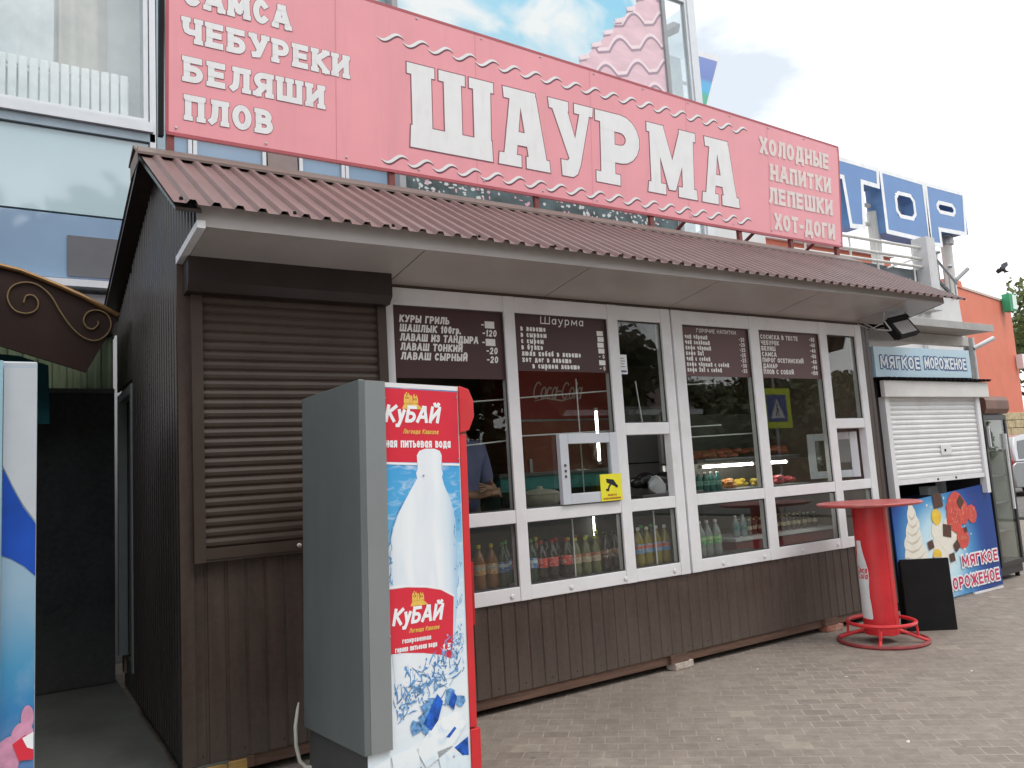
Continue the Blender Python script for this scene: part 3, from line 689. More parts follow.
for i, (s, q) in enumerate([('СОСИСКА В ТЕСТЕ', '-35'), ('ЧЕБУРЕК', '-40'), ('БЕЛЯШ', '-40'), ('САМСА', '-50'), ('ПИРОГ ОСЕТИНСКИЙ', '-60'), ('ДАНАР', '-90'), ('ПЛОВ С СОБОЙ', '-100')]):
    z = 2.640 - i * .053
    text(mb, s, tf, 4.856, z, .042, t=.23); text(mb, q, tf, 5.612, z, .040, t=.22, right=True)
K.part('lettering', mb, M_inkw, parent=m4)
# stickers
cs = K.part('camera_sticker', MB().box(2.888, 3.092, -.0375, -.0355, 1.330, 1.528), flat('sticker_yellow', (.80, .74, .03)), label='yellow video surveillance sticker')
sf2 = Fr((2.888, -.0376, 1.330)); mb = MB()
mb.prism(sf2, [(.055, .165), (.125, .155), (.155, .115), (.15, .10), (.135, .105), (.06, .135)], 0, .001)
mb.prism(sf2, [(.05, .075), (.075, .07), (.085, .10), (.10, .115), (.09, .125), (.075, .11), (.065, .09), (.05, .09)], 0, .0016)
mb.disc(sf2, .148, .108, .018, .012, .002, 10, rot=-.6)
K.part('camera_symbol', mb, flat('sticker_black', (.01, .01, .01)), parent=cs)
mb = text(MB(), 'ВЕДЕТСЯ', sf2, .065, .036, .014, width=.08, t=.2); text(mb, 'ВИДЕОНАБЛЮДЕНИЕ', sf2, .02, .012, .013, width=.165, t=.2)
K.part('lettering', mb, flat('sticker_red', (.45, .05, .02)), parent=cs)
nt_ = K.part('paper_notice', MB().box(3.200, 3.278, .0105, .0118, 2.292, 2.446), mat('paper', (.78, .80, .82), .7, var=.04), label='white paper notice taped to the glass')
nf = Fr((3.2, .0104, 2.292)); mb = MB()
for i in range(4): mb.ribbon(nf, [(.012, .125 - i * .022), (.05 + .006 * (i % 2), .125 - i * .022)], .005, .0006)
mb.ribbon(nf, [(.010, .022), (.068, .022)], .014, .0006)
K.part('print', mb, flat('print_blue', (.05, .06, .15)), parent=nt_)
# inside fittings that belong to the kiosk: lit tubes
def lamp(p0, p1, r=.013):
    o = K.part('tube_lamp', MB().tube([p0, p1], r, 10), emit('tube_light', (1, .96, .88), 14))
    d = (Vector(p1) - Vector(p0)).normalized()
    K.part('lamp_holder', MB().tube([Vector(p0) - d * .03, Vector(p0)], r * 1.5, 10).tube([Vector(p1), Vector(p1) + d * .03], r * 1.5, 10), M_white, parent=o)
lamp((4.62, .62, 1.532), (5.30, .62, 1.532)); lamp((5.50, .62, 1.532), (5.80, .62, 1.532))
lamp((3.42, .62, 1.64), (3.42, .62, 2.06), .011)
lamp((3.04, .27, 1.02), (3.04, .27, 1.23), .006)

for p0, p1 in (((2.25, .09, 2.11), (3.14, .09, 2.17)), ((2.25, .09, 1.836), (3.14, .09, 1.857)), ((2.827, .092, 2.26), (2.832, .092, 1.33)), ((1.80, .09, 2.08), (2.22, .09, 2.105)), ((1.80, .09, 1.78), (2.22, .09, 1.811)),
               ((3.90, .09, 2.224), (4.35, .09, 2.245)), ((3.90, .09, 1.87), (4.35, .09, 1.882)), ((3.90, .10, 1.785), (4.78, .10, 1.803)), ((3.42, .09, 2.25), (3.46, .09, 1.92)), ((2.70, .09, .80), (2.70, .09, 1.22)), ((3.50, .09, .80), (3.50, .09, 1.22))): K.part('reflection_rod', MB().tube([p0, p1], .0055, 6), M_white)  # white rods imitate thin lines reflected in the glass
# bricks that carry the kiosk
bm_ = mat('old_brick', (.36, .15, .10), .85, var=.3, scale=14, dirt=(.5, .47, .43), dirt_amt=.8, bump=.4)
def brick(x, y, rz, label, m, l=.21, h=.058, w=.10):
    t = single('brick', MB().box(-l / 2, l / 2, -w / 2, w / 2, .005, h), m, label, 'brick', 'bricks under the kiosk', bevel=.006)
    t.location = (x, y, 0); t.rotation_euler = (0, 0, rz)
brick(3.60, .035, .1, 'pale mortar-caked brick under the middle of the kiosk beam', mat('mortar_brick', (.42, .36, .31), .9, var=.35, scale=22, bump=.5))
brick(5.46, .03, -.08, 'orange-red brick under the right end of the kiosk beam', bm_)
brick(.20, .03, .06, 'yellowish block under the left corner of the kiosk', mat('yellow_block', (.42, .26, .08), .85, var=.2, scale=12), l=.22, h=.115)

# ------------------------------------------------------------------ inside the kiosk
def counter(name, label, x0, x1, y0, y1, z1, body, top, cat='counter'):
    t = Thing(name, label, cat, ((x0 + x1) / 2, (y0 + y1) / 2, .30))
    t.part('body', MB().box(x0 + .02, x1 - .02, y0 + .02, y1 - .02, .301, z1 - .03), body)
    t.part('worktop', MB().box(x0, x1, y0, y1, z1 - .03, z1), top, bevel=.004)
    return t
M_in = mat('inside_steel', (.16, .15, .15), .35, .5)
counter('display_shelf', 'low shelf behind the left lower panes holding soda bottles', 1.26, 3.73, .065, .30, .795, M_black, mat('shelf_board', (.10, .085, .08), .5), 'shelf')
counter('display_shelf', 'short low shelf behind the right lower panes holding clear bottles', 3.90, 4.75, .065, .30, .795, M_black, MATS['shelf_board'], 'shelf')
c_ = counter('counter', 'teal fronted counter inside the kiosk below the script lettering', 2.48, 3.75, .72, 1.0, 1.575, mat('teal_panel', (.05, .26, .25), .4), M_in)
bs = Thing('darkening_board', 'black board added behind the soda bottles to keep that space dark', 'board', (2.5, .31, .30))  # black board added to hide the brightly lit teal counter
bs.part('board', MB().box(1.26, 3.73, .305, .32, .301, 1.285), M_black)
bs.part('ledge', MB().box(2.46, 3.58, .305, .70, 1.286, 1.312), M_in)
c_.part('apron', MB().box(2.49, 3.74, .712, .738, .301, 1.43), M_black)
c2 = counter('drinks_chest', 'red chest with white edge inside the right half of the kiosk', 4.80, 6.25, .45, .95, .862, mat('red_panel', (.22, .03, .035), .4), M_white, 'chest')
t = Thing('glass_display', 'lit glass shelf unit with food behind the right windows', 'display case', (5.2, .75, 1.3))
t.part('shelf', MB().box(4.45, 6.0, .40, 1.0, 1.275, 1.300).box(4.45, 6.0, .50, 1.0, 1.565, 1.585), M_in)
t.part('upright', MB().box(4.45, 4.48, .96, 1.0, .30, 2.05).box(5.97, 6.0, .96, 1.0, .302, 2.05), M_steel)
t.part('back_panel', MB().box(4.48, 5.97, 1.005, 1.02, .9, 2.05), mat('display_back', (.13, .125, .11), .4))
t = Thing('cooler', 'dark red drinks cooler with cream script lettering behind the second window', 'cooler', (3.8, 1.8, .3))
t.part('body', MB().box(3.18, 4.50, 1.55, 2.15, .301, 2.78), mat('cooler_red', (.36, .062, .05), .4, var=.15, scale=2), bevel=.01)
cf = Fr((0, 1.548, 0)); mb = text(MB(), 'Соса-Соlа', cf, 3.40, 2.27, .17, width=.58, t=.085, slant=.3, gap=.05)
mb.ribbon(cf, [(3.42, 2.25), (3.56, 2.28), (3.75, 2.255), (3.98, 2.31)], [.004, .014, .014, .003], .0012)
t.part('lettering', mb, flat('script_cream', (.70, .62, .56)))
d_ = t.part('door', MB().box(3.26, 4.42, 1.530, 1.549, .5, 2.05), mat('cooler_door', (.33, .105, .075), .2))
t.part('handle', MB().box(3.30, 3.33, 1.505, 1.529, 1.2, 1.7), M_steel, parent=d_)
t.part('trim', MB().box(3.24, 4.44, 1.535, 1.549, 2.055, 2.075), M_steel)
# food
def heap(name, label, cat, x0, x1, y0, y1, z, n, r, m, tray=True, group=None):
    t = Thing(name, label, cat, ((x0 + x1) / 2, (y0 + y1) / 2, z), group=group)
    t.part('tray', MB().box(x0, x1, y0, y1, z + .002, z + .016), M_steel)
    mb = MB()
    for i in range(n):
        a, b = random.random(), random.random()
        mb.ball((x0 + .04 + a * (x1 - x0 - .08), y0 + .04 + b * (y1 - y0 - .08), z + .035 + random.random() * .05), r * random.uniform(.8, 1.2), 8, 5, (1.3, .8, .6))
    t.part('food', mb, m, smooth=True)
heap('food_tray', 'tray heaped with reddish pastries above the long lit tube', 'food tray', 4.60, 5.42, .55, .92, 1.586, 34, .05, mat('pastry_red', (.42, .13, .07), .5, var=.3, scale=10), group='food trays behind glass')
heap('food_tray', 'tray heaped with reddish pastries nearer the open hatch', 'food tray', 5.46, 5.95, .55, .92, 1.586, 20, .05, MATS['pastry_red'], group='food trays behind glass')
heap('food_tray', 'tray of pink sausages beside the open hatch leaf', 'food tray', 5.50, 5.92, .45, .80, 1.301, 16, .04, mat('sausage_pink', (.62, .10, .12), .4, var=.2), group='food trays behind glass')
heap('food_tray', 'tray of orange snacks beside the green capped bottles', 'food tray', 4.86, 5.12, .45, .80, 1.301, 12, .038, mat('snack_orange', (.55, .22, .06), .5, var=.2), group='food trays behind glass')
heap('food_tray', 'tray of yellow snacks under the lit tube', 'food tray', 5.16, 5.40, .45, .80, 1.301, 12, .038, mat('snack_yellow', (.55, .40, .05), .5, var=.2), group='food trays behind glass')
t = Thing('cooking_pot', 'wide pale enamel pot on the counter below the vent window', 'pot', (2.72, .52, 1.313))
t.part('bowl', MB().lathe([(.13, 0), (.16, .03), (.175, .085), (.185, .09), (.18, .092), (.16, .09), (.15, .04), (.02, .012)], (2.72, .52, 1.313), 24), mat('enamel', (.55, .53, .45), .4), smooth=True)
t.part('lid', MB().lathe([(.165, .093), (.12, .118), (.03, .13), (.02, .15), (.001, .152)], (2.72, .52, 1.313), 24), MATS['enamel'], smooth=True)
t = Thing('bag', 'black bag with crumpled clear plastic in the open hatch', 'bag', (3.95, .40, 1.30))
counter('serving_shelf', 'small grey shelf behind the open serving hatch', 3.59, 4.30, .30, .62, 1.335, M_black, M_in, 'shelf')
mb = MB(); rnd = random.Random(3)
for i in range(13): mb.ball((3.66 + .032 * i, .45 + rnd.uniform(-.03, .03), 1.395 + rnd.uniform(0, .075)), rnd.uniform(.055, .075), 10, 6, (1.3, 1, .8))
t.part('body', mb, mat('black_plastic', (.015, .015, .016), .25, bump=.6, bscale=30), smooth=True)
mb = MB()
mb.ball((3.79, .345, 1.395), .085, 9, 6, (1.15, .5, .95))
mb.v = [(x + rnd.uniform(-.022, .022), y + rnd.uniform(-.015, .015), max(1.338, z + rnd.uniform(-.022, .022))) for x, y, z in mb.v]
t.part('plastic', mb, mat('clear_plastic', (.50, .51, .53), .25))
t = Thing('wall_cabinet', 'plain grey cabinet seen through the open serving hatch', 'cabinet', (4.9, 1.8, .3))
t.part('body', MB().box(4.56, 5.3, 1.6, 2.1, .301, 2.2), mat('cabinet_grey', (.40, .40, .40), .5)); t.part('door_gap', MB().box(4.57, 5.29, 1.594, 1.599, 1.60, 1.612), M_black)

# bottles: one of each kind is built, the rest are copies
def bottle(label, col, cap, lab, h=.30, r=.043, loc=(0, 0, 0), fill=None):
    t = Thing('bottle', label, 'bottle', (0, 0, 0), group='bottles behind the panes', local=True)
    k = h / .30
    pr = [(r * .80, 0), (r, .012), (r, .055 * k), (r * .93, .075 * k), (r, .10 * k), (r, .175 * k), (r * .93, .20 * k), (r * .55, .245 * k), (.0125, .268 * k), (.0125, .283 * k)]
    t.part('body', MB().lathe(pr, n=16), mat('drink_%s' % col[0], col[1], .12, var=.05, spec=.6, coat=.5), smooth=True)
    t.part('cap', MB().lathe([(.0145, .279 * k), (.0148, .300 * k), (.012, .303 * k)], n=12), mat('cap_%s' % cap[0], cap[1], .4), smooth=True)
    b = MB().lathe([(r + .0008, .10 * k), (r + .0008, .172 * k)], n=16); b.f = b.f[:16]
    t.part('label', b, lab_mat(*lab), smooth=True)
    t.o.location = loc
    return t.o
def lab_mat(n, c1, c2):
    return ramp_mat('wrap_' + n, 2, [(0, c1), (.42, c1), (.5, c2), (.72, c2), (.8, c1), (1, c1)], .10, .175, .45, noise=.8, nscale=55, ncol=(.55, .54, .5), nlo=.52, nhi=.60)
RD, OR_, YE, GR, BL, WH, BK = (.55, .03, .03), (.65, .22, .03), (.62, .50, .04), (.06, .28, .08), (.05, .16, .45), (.75, .75, .75), (.015, .015, .015)
sz = .7955
kinds = dict(
 orange=lambda l, p: bottle(l, ('orange', (.20, .065, .010)), ('yellow', (.60, .55, .03)), ('orange', (.42, .20, .05), (.30, .28, .25)), loc=p),
 green=lambda l, p: bottle(l, ('green', (.014, .045, .02)), ('green', (.05, .35, .08)), ('blue', BL, (.5, .62, .7)), loc=p),
 cola=lambda l, p: bottle(l, ('cola', (.018, .010, .010)), ('red', RD), ('red', RD, (.65, .06, .05)), h=.28, loc=p),
 lime=lambda l, p: bottle(l, ('lime', (.13, .14, .06)), ('lime', (.55, .62, .04)), ('paper', (.42, .32, .22), (.4, .13, .06)), h=.272, r=.039, loc=p),
 dark=lambda l, p: bottle(l, ('stout', (.015, .010, .009)), ('black', BK), ('brown', (.10, .04, .03), (.3, .14, .08)), h=.29, loc=p),
 yellow=lambda l, p: bottle(l, ('lemon', (.26, .20, .03)), ('white', WH), ('fruit', (.16, .30, .55), (.65, .12, .05)), h=.295, r=.040, loc=p),
 clear=lambda l, p: bottle(l, ('clear', (.20, .23, .22)), ('white', WH), ('green', GR, (.3, .5, .2)), h=.29, loc=p),
 water=lambda l, p: bottle(l, ('water', (.22, .30, .32)), ('white', WH), ('teal', (.03, .22, .24), (.6, .7, .7)), h=.20, r=.036, loc=p),
 small=lambda l, p: bottle(l, ('brown', (.05, .028, .015)), ('gold', (.62, .52, .26)), ('cream', (.5, .42, .25), (.3, .12, .05)), h=.15, r=.027, loc=p),
 greencap=lambda l, p: bottle(l, ('teal', (.04, .17, .15)), ('white', WH), ('mint', (.15, .4, .33), (.6, .7, .65)), h=.18, r=.035, loc=p))
proto = {}
def put(kind, label, x, y, z=sz):
    if kind not in proto: proto[kind] = kinds[kind](label, (x, y, z))
    else: dup(proto[kind], (x, y, z), random.uniform(0, 6), label)
P1 = 'lower pane beside the red fridge door'
put('orange', 'orange soda bottle nearest the red fridge door in the %s' % P1[:10], 1.935, .16)
put('orange', 'orange soda bottle with yellow cap, second from the red fridge door', 2.035, .16)
put('green', 'dark green bottle with blue label left of the first low mullion', 2.125, .16)
for i, x in enumerate((1.90, 1.99, 2.08)): put('dark', ['dark bottle behind the orange soda nearest the fridge', 'dark bottle behind the second orange soda', 'dark bottle behind the green one left of the mullion'][i], x, .255)
put('green', 'dark green bottle at the left end of the wide lower pane', 2.368, .16)
for i, x in enumerate((2.455, 2.551, 2.677)): put('cola', 'cola bottle with red cap, %s of the three in the wide pane' % ('leftmost', 'middle', 'rightmost')[i], x, .16)
for i, x in enumerate((2.765, 2.857, 2.951)): put('lime', 'pale lemonade bottle with lime cap, %s of three beside the colas' % ('leftmost', 'middle', 'rightmost')[i], x, .16)
put('dark', 'black bottle with brown label right of the lime capped lemonades', 3.050, .16)
put('dark', 'black bottle at the right end of the wide lower pane', 3.150, .17)
for i, x in enumerate((3.385, 3.473, 3.575, 3.665)): put('yellow', 'yellow juice bottle in the narrow left unit pane, %s of four' % ('first', 'second', 'third', 'last')[i], x, .16)
rnd = random.Random(23); back = ['cola', 'dark', 'green', 'lime', 'orange']
words_ = dict(cola='cola bottle with red cap', dark='black bottle', green='dark green bottle', lime='pale lemonade bottle', orange='orange soda bottle')
seen = {}
for i in range(16):
    k_ = back[rnd.randrange(5)]; n_b = seen[k_] = seen.get(k_, 0) + 1
    put(k_, '%s behind the front soda rank, %s of its kind' % (words_[k_], ('first', 'second', 'third', 'fourth', 'fifth', 'sixth', 'seventh', 'eighth')[n_b - 1]), 2.20 + .093 * i + rnd.uniform(-.012, .012), .255)
put('clear', 'clear bottle with green label left in the right unit', 4.06, .16)
put('clear', 'clear bottle in the middle of three in the right unit', 4.155, .17)
put('clear', 'clear bottle nearest the small water bottles', 4.247, .16)
put('water', 'small water bottle with teal label, left of the pair', 4.93, .56, .8625)
put('water', 'small water bottle with teal label, right of the pair', 5.03, .56, .8625)
for i in range(13):
    put('small', 'small brown bottle with gold cap on the red chest, %s in its front row' % ('first', 'second', 'third', 'fourth', 'fifth', 'sixth', 'seventh', 'eighth', 'ninth', 'tenth', 'eleventh', 'twelfth', 'last')[i], 5.13 + .081 * i, .58 + .01 * (i % 2), .8625)
for i in range(12):
    put('small', 'small brown bottle with gold cap on the red chest, %s in its back row' % ('first', 'second', 'third', 'fourth', 'fifth', 'sixth', 'seventh', 'eighth', 'ninth', 'tenth', 'eleventh', 'last')[i], 5.15 + .083 * i, .72, .8625)
for i in range(4): put('greencap', 'teal bottle with white cap under the lit tube, %s of four' % ('first', 'second', 'third', 'last')[i], 4.545 + .083 * i, .60, 1.3005)

# ------------------------------------------------------------------ the seller
def skin_body(name, verts, edges, rad, m, parent, root=0, sub=2):
    me = bpy.data.meshes.new(name); me.from_pydata(verts, edges, [])
    o = bpy.data.objects.new(name, me); COL.objects.link(o); o.parent = parent; me.materials.append(m)
    sk = o.modifiers.new('skin', 'SKIN'); sk.use_smooth_shade = True
    for i, r in enumerate(rad):
        me.skin_vertices[0].data[i].radius = (r, r) if not isinstance(r, tuple) else r
    me.skin_vertices[0].data[root].use_root = True
    s = o.modifiers.new('sub', 'SUBSURF'); s.levels = sub; s.render_levels = sub
    return o
def person():
    t = Thing('person', 'person in a lavender blue shirt and jeans standing behind the left window', 'person', (2.07, .62, .301), (0, 0, R(18)), local=True)
    V = [(0, 0, .92), (0, 0, 1.06), (0, 0, 1.22), (0, 0.01, 1.38), (0, .01, 1.50), (0, -.01, 1.58), (0, -.03, 1.68), (0, -.03, 1.76)]
    r = [(.15, .11), (.14, .10), (.15, .105), (.165, .10), (.075, .07), (.055, .055), (.082, .098), (.06, .075)]
    E = [(i, i + 1) for i in range(7)]
    def chain(start, pts, rr):
        p = start
        for q, a in zip(pts, rr):
            V.append(q); r.append(a); E.append((p, len(V) - 1)); p = len(V) - 1
        return p
    for s in (-1, 1):
        w = chain(3, [(.19 * s, 0, 1.40), (.25 * s, .0, 1.22), (.255 * s, -.02, 1.10), (.16 * s, -.20, 1.08), (.03 * s, -.27, 1.10 + .02 * s)], [.062, .050, .044, .038, .026])
        hnd = chain(w, [(-.03 * s, -.285, 1.105 + .02 * s)], [(.036, .018)])
        for k in range(4): chain(hnd, [(-.085 * s - .006 * k * s, -.285 - .003 * k, 1.135 + .02 * s - .018 * k), (-.115 * s, -.275, 1.130 + .02 * s - .019 * k)], [.009, .007])
        chain(w, [(.0 * s, -.30, 1.145 + .02 * s), (-.03 * s, -.305, 1.165 + .02 * s)], [.010, .008])
        chain(0, [(.095 * s, 0, .84), (.10 * s, -.01, .48), (.10 * s, .015, .10), (.10 * s, -.02, .045), (.105 * s, -.15, .03)], [(.09, .095), .062, .042, .04, .03])
    body = skin_body('body', V, E, r, mat('skin', (.42, .24, .17), .5, var=.06), t.o)
    TV = [(0, 0, .90), (0, 0, 1.06), (0, 0, 1.22), (0, .01, 1.38), (0, .01, 1.475)]; TR = [(.172, .13), (.165, .122), (.172, .125), (.185, .12), (.08, .075)]
    TE = [(0, 1), (1, 2), (2, 3), (3, 4)]
    for s in (-1, 1):
        k = len(TV); TV += [(.195 * s, 0, 1.405), (.255 * s, 0, 1.22), (.262 * s, -.01, 1.13)]; TR += [.082, .074, .075]; TE += [(3, k), (k, k + 1), (k + 1, k + 2)]
    skin_body('shirt', TV, TE, TR, mat('lavender_shirt', (.20, .22, .42), .8, var=.12, scale=8), t.o)
    JV = [(0, 0, .95), (0, 0, .88)]; JR = [(.168, .125), (.17, .125)]; JE = [(0, 1)]
    for s in (-1, 1):
        k = len(JV); JV += [(.10 * s, 0, .80), (.103 * s, -.01, .48), (.103 * s, .012, .12)]; JR += [(.105, .112), .08, .062]; JE += [(1, k), (k, k + 1), (k + 1, k + 2)]
    skin_body('jeans', JV, JE, JR, mat('denim', (.06, .09, .17), .85, var=.2, scale=15), t.o)
    hb = MB().ball((0, -.012, 1.735), .105, 14, 9, (.86, 1.02, .95))
    hb.v = [(x, y, z if z > 1.70 or y > .0 else 1.70 + (z - 1.70) * .1) for x, y, z in hb.v]
    t.part('hair', hb, mat('dark_hair', (.02, .014, .01), .6), smooth=True)
    for s in (-1, 1):
        t.part('eye', MB().ball((.032 * s, -.118, 1.69), .012, 8, 6), mat('eye_white', (.5, .5, .5), .3), smooth=True)
        t.part('ear', MB().ball((.085 * s, -.025, 1.68), .026, 8, 6, (.4, .8, 1.2)), MATS['skin'], smooth=True)
        t.part('shoe', MB().ball((.103 * s, -.07, .04), .13, 12, 6, (.38, 1.0, .32)), M_black, smooth=True)
    t.part('nose', MB().ball((0, -.128, 1.665), .017, 8, 6, (.8, 1, 1.5)), MATS['skin'], smooth=True)
    t.o.scale = (1.05, 1.05, 1.05)
    t.part('mouth', MB().ball((0, -.118, 1.627), .022, 8, 5, (1.2, .5, .35)), mat('lips', (.35, .10, .09), .5), smooth=True)
person()

# ------------------------------------------------------------------ rooftop sign
T = Thing('rooftop_sign', 'long pinkish red sign with white lettering standing on the kiosk roof', 'sign', (3.57, .6, 3.75))
up = Vector((0, -.09, 1.19)).normalized()
SG = Fr((0, .6, 3.9), X, up)
def st(a): return 1.315 - .0255 * a
out = [(.035, .003), (7.105, -.008), (7.105, st(7.1)), (.035, st(0))]
M_sign = mat('sign_film', (.86, .36, .405), .42, var=.05, scale=1.2, dirt=(.70, .33, .36), dirt_amt=.55, dstretch=(9, 9, .7))
T.part('panel', MB().prism(SG, out, -.06, 0), M_sign)
mb = MB()
for a, b in zip(out, out[1:] + out[:1]): mb.ribbon(SG, [a, b], .022, .0015)
fr_ = mb
T.part('edge_trim', mb, mat('sign_edge', (.45, .10, .12), .5))
mb = MB()
for x in (1.18, 2.36, 3.54, 4.72, 5.90): mb.ribbon(SG, [(x, .012), (x, st(x) - .012)], .004, .0012)
mb2 = MB()
for i in range(13):
    for q in (.03, 1.0):
        x = .09 + .583 * i; c = MB().lathe([(.009, 0), (.008, .003), (.003, .005)], n=8); mb2.add([SG(x + a, q * (st(x) - .03) + (.0 if q == 1.0 else .005) + b, .0015 + z) for a, b, z in c.v], c.f)
T.part('screw', mb2, M_steel)
T.part('panel_joint', mb, mat('joint_line', (.66, .22, .28), .6))
big, edge = MB(), MB()
def L_(s, x, y, h, w, t=.2, serif=.07, slab=.15, grow=.009):
    text(big, s, SG, x, y, h, width=w, t=t, serif=serif, slab=slab, off=.0032)
    text(edge, s, SG, x, y, h, width=w, t=t, serif=serif, slab=slab, off=.0008, grow=grow)
BIG = {
 'Ш': [[(-.01, 1), (.31, 1), (.31, .87), (-.01, .87)], [(.36, 1), (.68, 1), (.68, .87), (.36, .87)], [(.73, 1), (1.04, 1), (1.04, .87), (.73, .87)], [(.04, .93), (.27, .93), (.28, .1), (.05, .1)], [(.42, .93), (.63, .93), (.64, .1), (.43, .1)], [(.78, .93), (1.0, .93), (1.0, .1), (.79, .1)], [(.03, .26), (1.01, .26), (1.02, .0), (.02, .0)]],
 'А': [[(.10, 1), (.74, 1), (.74, .86), (.12, .86)], [(.24, .92), (.46, .92), (.34, .08), (.10, .08)], [(.40, .95), (.75, .95), (.96, .08), (.60, .08)], [(0, 0), (.44, 0), (.44, .15), (.02, .15)], [(.54, 0), (1.02, 0), (1.0, .15), (.54, .15)], [(.25, .28), (.70, .28), (.68, .45), (.28, .45)]],
 'У': [[(0, 1), (.44, 1), (.44, .87), (.02, .87)], [(.06, .92), (.40, .92), (.66, .34), (.52, .10)], [(.57, 1), (1.0, 1), (.98, .87), (.57, .87)], [(.70, .92), (.92, .92), (.69, .18), (.62, .05), (.52, .0), (.28, .0), (.26, .21), (.40, .21), (.50, .28)]],
 'М': [[(0, 1), (.34, 1), (.34, .87), (0, .87)], [(.66, 1), (1.0, 1), (1.0, .87), (.66, .87)], [(.05, .93), (.25, .93), (.26, .07), (.07, .07)], [(.70, .93), (.95, .93), (.95, .07), (.71, .07)], [(0, 0), (.36, 0), (.36, .15), (.02, .15)], [(.62, 0), (1.02, 0), (1.0, .15), (.62, .15)], [(.10, .96), (.34, .96), (.60, .26), (.53, .08), (.42, .08)], [(.90, .96), (.66, .96), (.41, .26), (.46, .085), (.56, .085)]]}
for s, x, w in (('Ш', 1.755, .74), ('А', 2.565, .51), ('У', 3.075, .49), ('Р', 3.640, .47), ('М', 4.20, .63), ('А', 4.905, .52)):
    if s == 'Р':
        L_(s, x, .215, .655, w, t=.25, serif=.075); continue
    for i, pp in enumerate(BIG[s]):
        q = [(x + a * w, .212 + b * .66) for a, b in pp]
        big.poly([SG(a, b, .0034 + i * .0002) for a, b in q]); edge.poly([SG(a, b, .0010 + i * .0002) for a, b in q])
        edge.ribbon(SG, q, .018, .0011 + i * .0002, True)
for s, x, y, w in (('САМСА', .135, .885, .715), ('ЧЕБУРЕКИ', .13, .632, 1.15), ('БЕЛЯШИ', .135, .366, .955), ('ПЛОВ', .145, .108, .575)):
    L_(s, x, y, .172, w, t=.245, serif=.05, slab=.19, grow=.0035)
T.part('lettering', big, mat('sign_white', (.84, .85, .86), .45, var=.03, dirt=(.70, .66, .66), dirt_amt=.5, dstretch=(6, 6, .8)))
T.part('letter_outline', edge, mat('sign_outline', (.30, .11, .14), .5))
mb = MB()
for s, x, y, w in (('ХОЛОДНЫЕ', 5.775, .842, 1.14), ('НАПИТКИ', 5.925, .577, 1.01), ('ЛЕПЕШКИ', 5.890, .326, 1.06), ('ХОТ-ДОГИ', 5.965, .055, 1.01)):
    text(mb, s, SG, x, y, .177, width=w, t=.235, serif=.045, slab=.16, off=.004)
T.part('side_lettering', mb, mat('sign_cream', (.80, .70, .68), .5, var=.05))
wv, ws = MB(), MB()
def wave(x, y):
    n = 14; p = []; w = []
    for i in range(n + 1):
        q = i / n; p.append((x + .225 * q, y - .030 * math.sin(2 * math.pi * q * .92 + .25) + .012 * q)); w.append(.002 + .022 * math.sin(math.pi * q) ** .9)
    wv.ribbon(SG, p, w, .0022); ws.ribbon(SG, [(a + .006, b - .012) for a, b in p], w, .0012)
for i in range(19): wave(1.50 + .2145 * i, 1.028)
T.part('wave_line', wv, MATS['sign_white']); T.part('wave_shade', ws, mat('sign_shade', (.16, .05, .075), .5)); wv, ws = MB(), MB()
for i in range(19): wave(1.525 + .2145 * i, .088)
T.part('wave_line', wv, MATS['sign_white']); T.part('wave_shade', ws, MATS['sign_shade'])
M_post = mat('post_red', (.20, .045, .04), .6, var=.2, scale=10)
for x in (.06, 1.62, 2.95, 4.25, 5.45, 6.25, 7.04):
    T.part('post', MB().box(x - .022, x + .022, .612, .650, 3.74, 4.02), M_post)
for x in (4.75, 5.75, 6.75): T.part('brace', MB().tube([(x, 1.35, 3.60), (x + .05, .66, 3.98)], .018, 8), M_post)
T.part('back_frame', MB().box(.06, 7.08, .655, .695, 3.93, 3.97).box(.06, 7.05, .60, .64, 4.95, 4.99), M_post)
T.part('corner_strip', MB().obox(SG, -.012, .018, -.02, st(0) + .01, -.05, .0), M_black)

# ------------------------------------------------------------------ fridge with the water advert
F = Thing('drinks_fridge', 'tall grey drinks fridge with red door and a white water bottle advert on its side', 'fridge', (.544, -1.171, 0), (R(-1.3), R(1.95), R(4.07)), local=True)
W, D, H = .551, .665, 2.06
M_fr = mat('fridge_grey', (.150, .172, .176), .36, .25, var=.10, scale=2, stretch=(1, 1, .5), dirt=(.24, .25, .25), dirt_amt=.35, dstretch=(3, 3, .8), bump=.05, bscale=3)
M_fl = mat('fridge_edge', (.26, .28, .285), .36, .25, var=.06, scale=2)
F.part('cabinet', MB().box(.012, W, .004, D, .06, H - .004), mat('cabinet_white', (.55, .57, .58), .4))
F.part('rear_shell', MB().box(-.022, .010, -.022, D + .02, .36, H), M_fr, bevel=.004)
F.part('side_flange', MB().box(.0105, .118, -.021, .003, .363, H - .002).box(.0105, .118, D + .001, D + .02, .363, H), M_fl)
F.part('base', MB().box(.02, .10, .05, D - .05, .0, .06).box(.0, .0115, .01, D, .06, .358), mat('base_dark', (.055, .06, .062), .5))
for y in (.10, D - .10): F.part('foot', MB().lathe([(.03, -.02), (.03, .06)], (.45, y, 0), 12), M_black)
F.part('hanging_strip', MB().tube([(.02, D - .045, .34), (.02, D - .045, .02)], .006, 6), M_white)
mb = MB().prism(Fr((0, -.006, 0)), [(W + .002, 1.815), (W + .055, 1.830), (W + .088, 1.90), (W + .088, 1.985), (W + .06, 2.045), (W + .002, H)], -(D + .006), .004)
F.part('header', mb, M_red, bevel=.004)
F.part('top_trim', MB().box(.119, W, .0005, .006, 2.034, H - .003), M_white)
dr = F.part('door', MB().box(W + .002, W + .042, .0, D, .37, 1.812), M_red, bevel=.004)
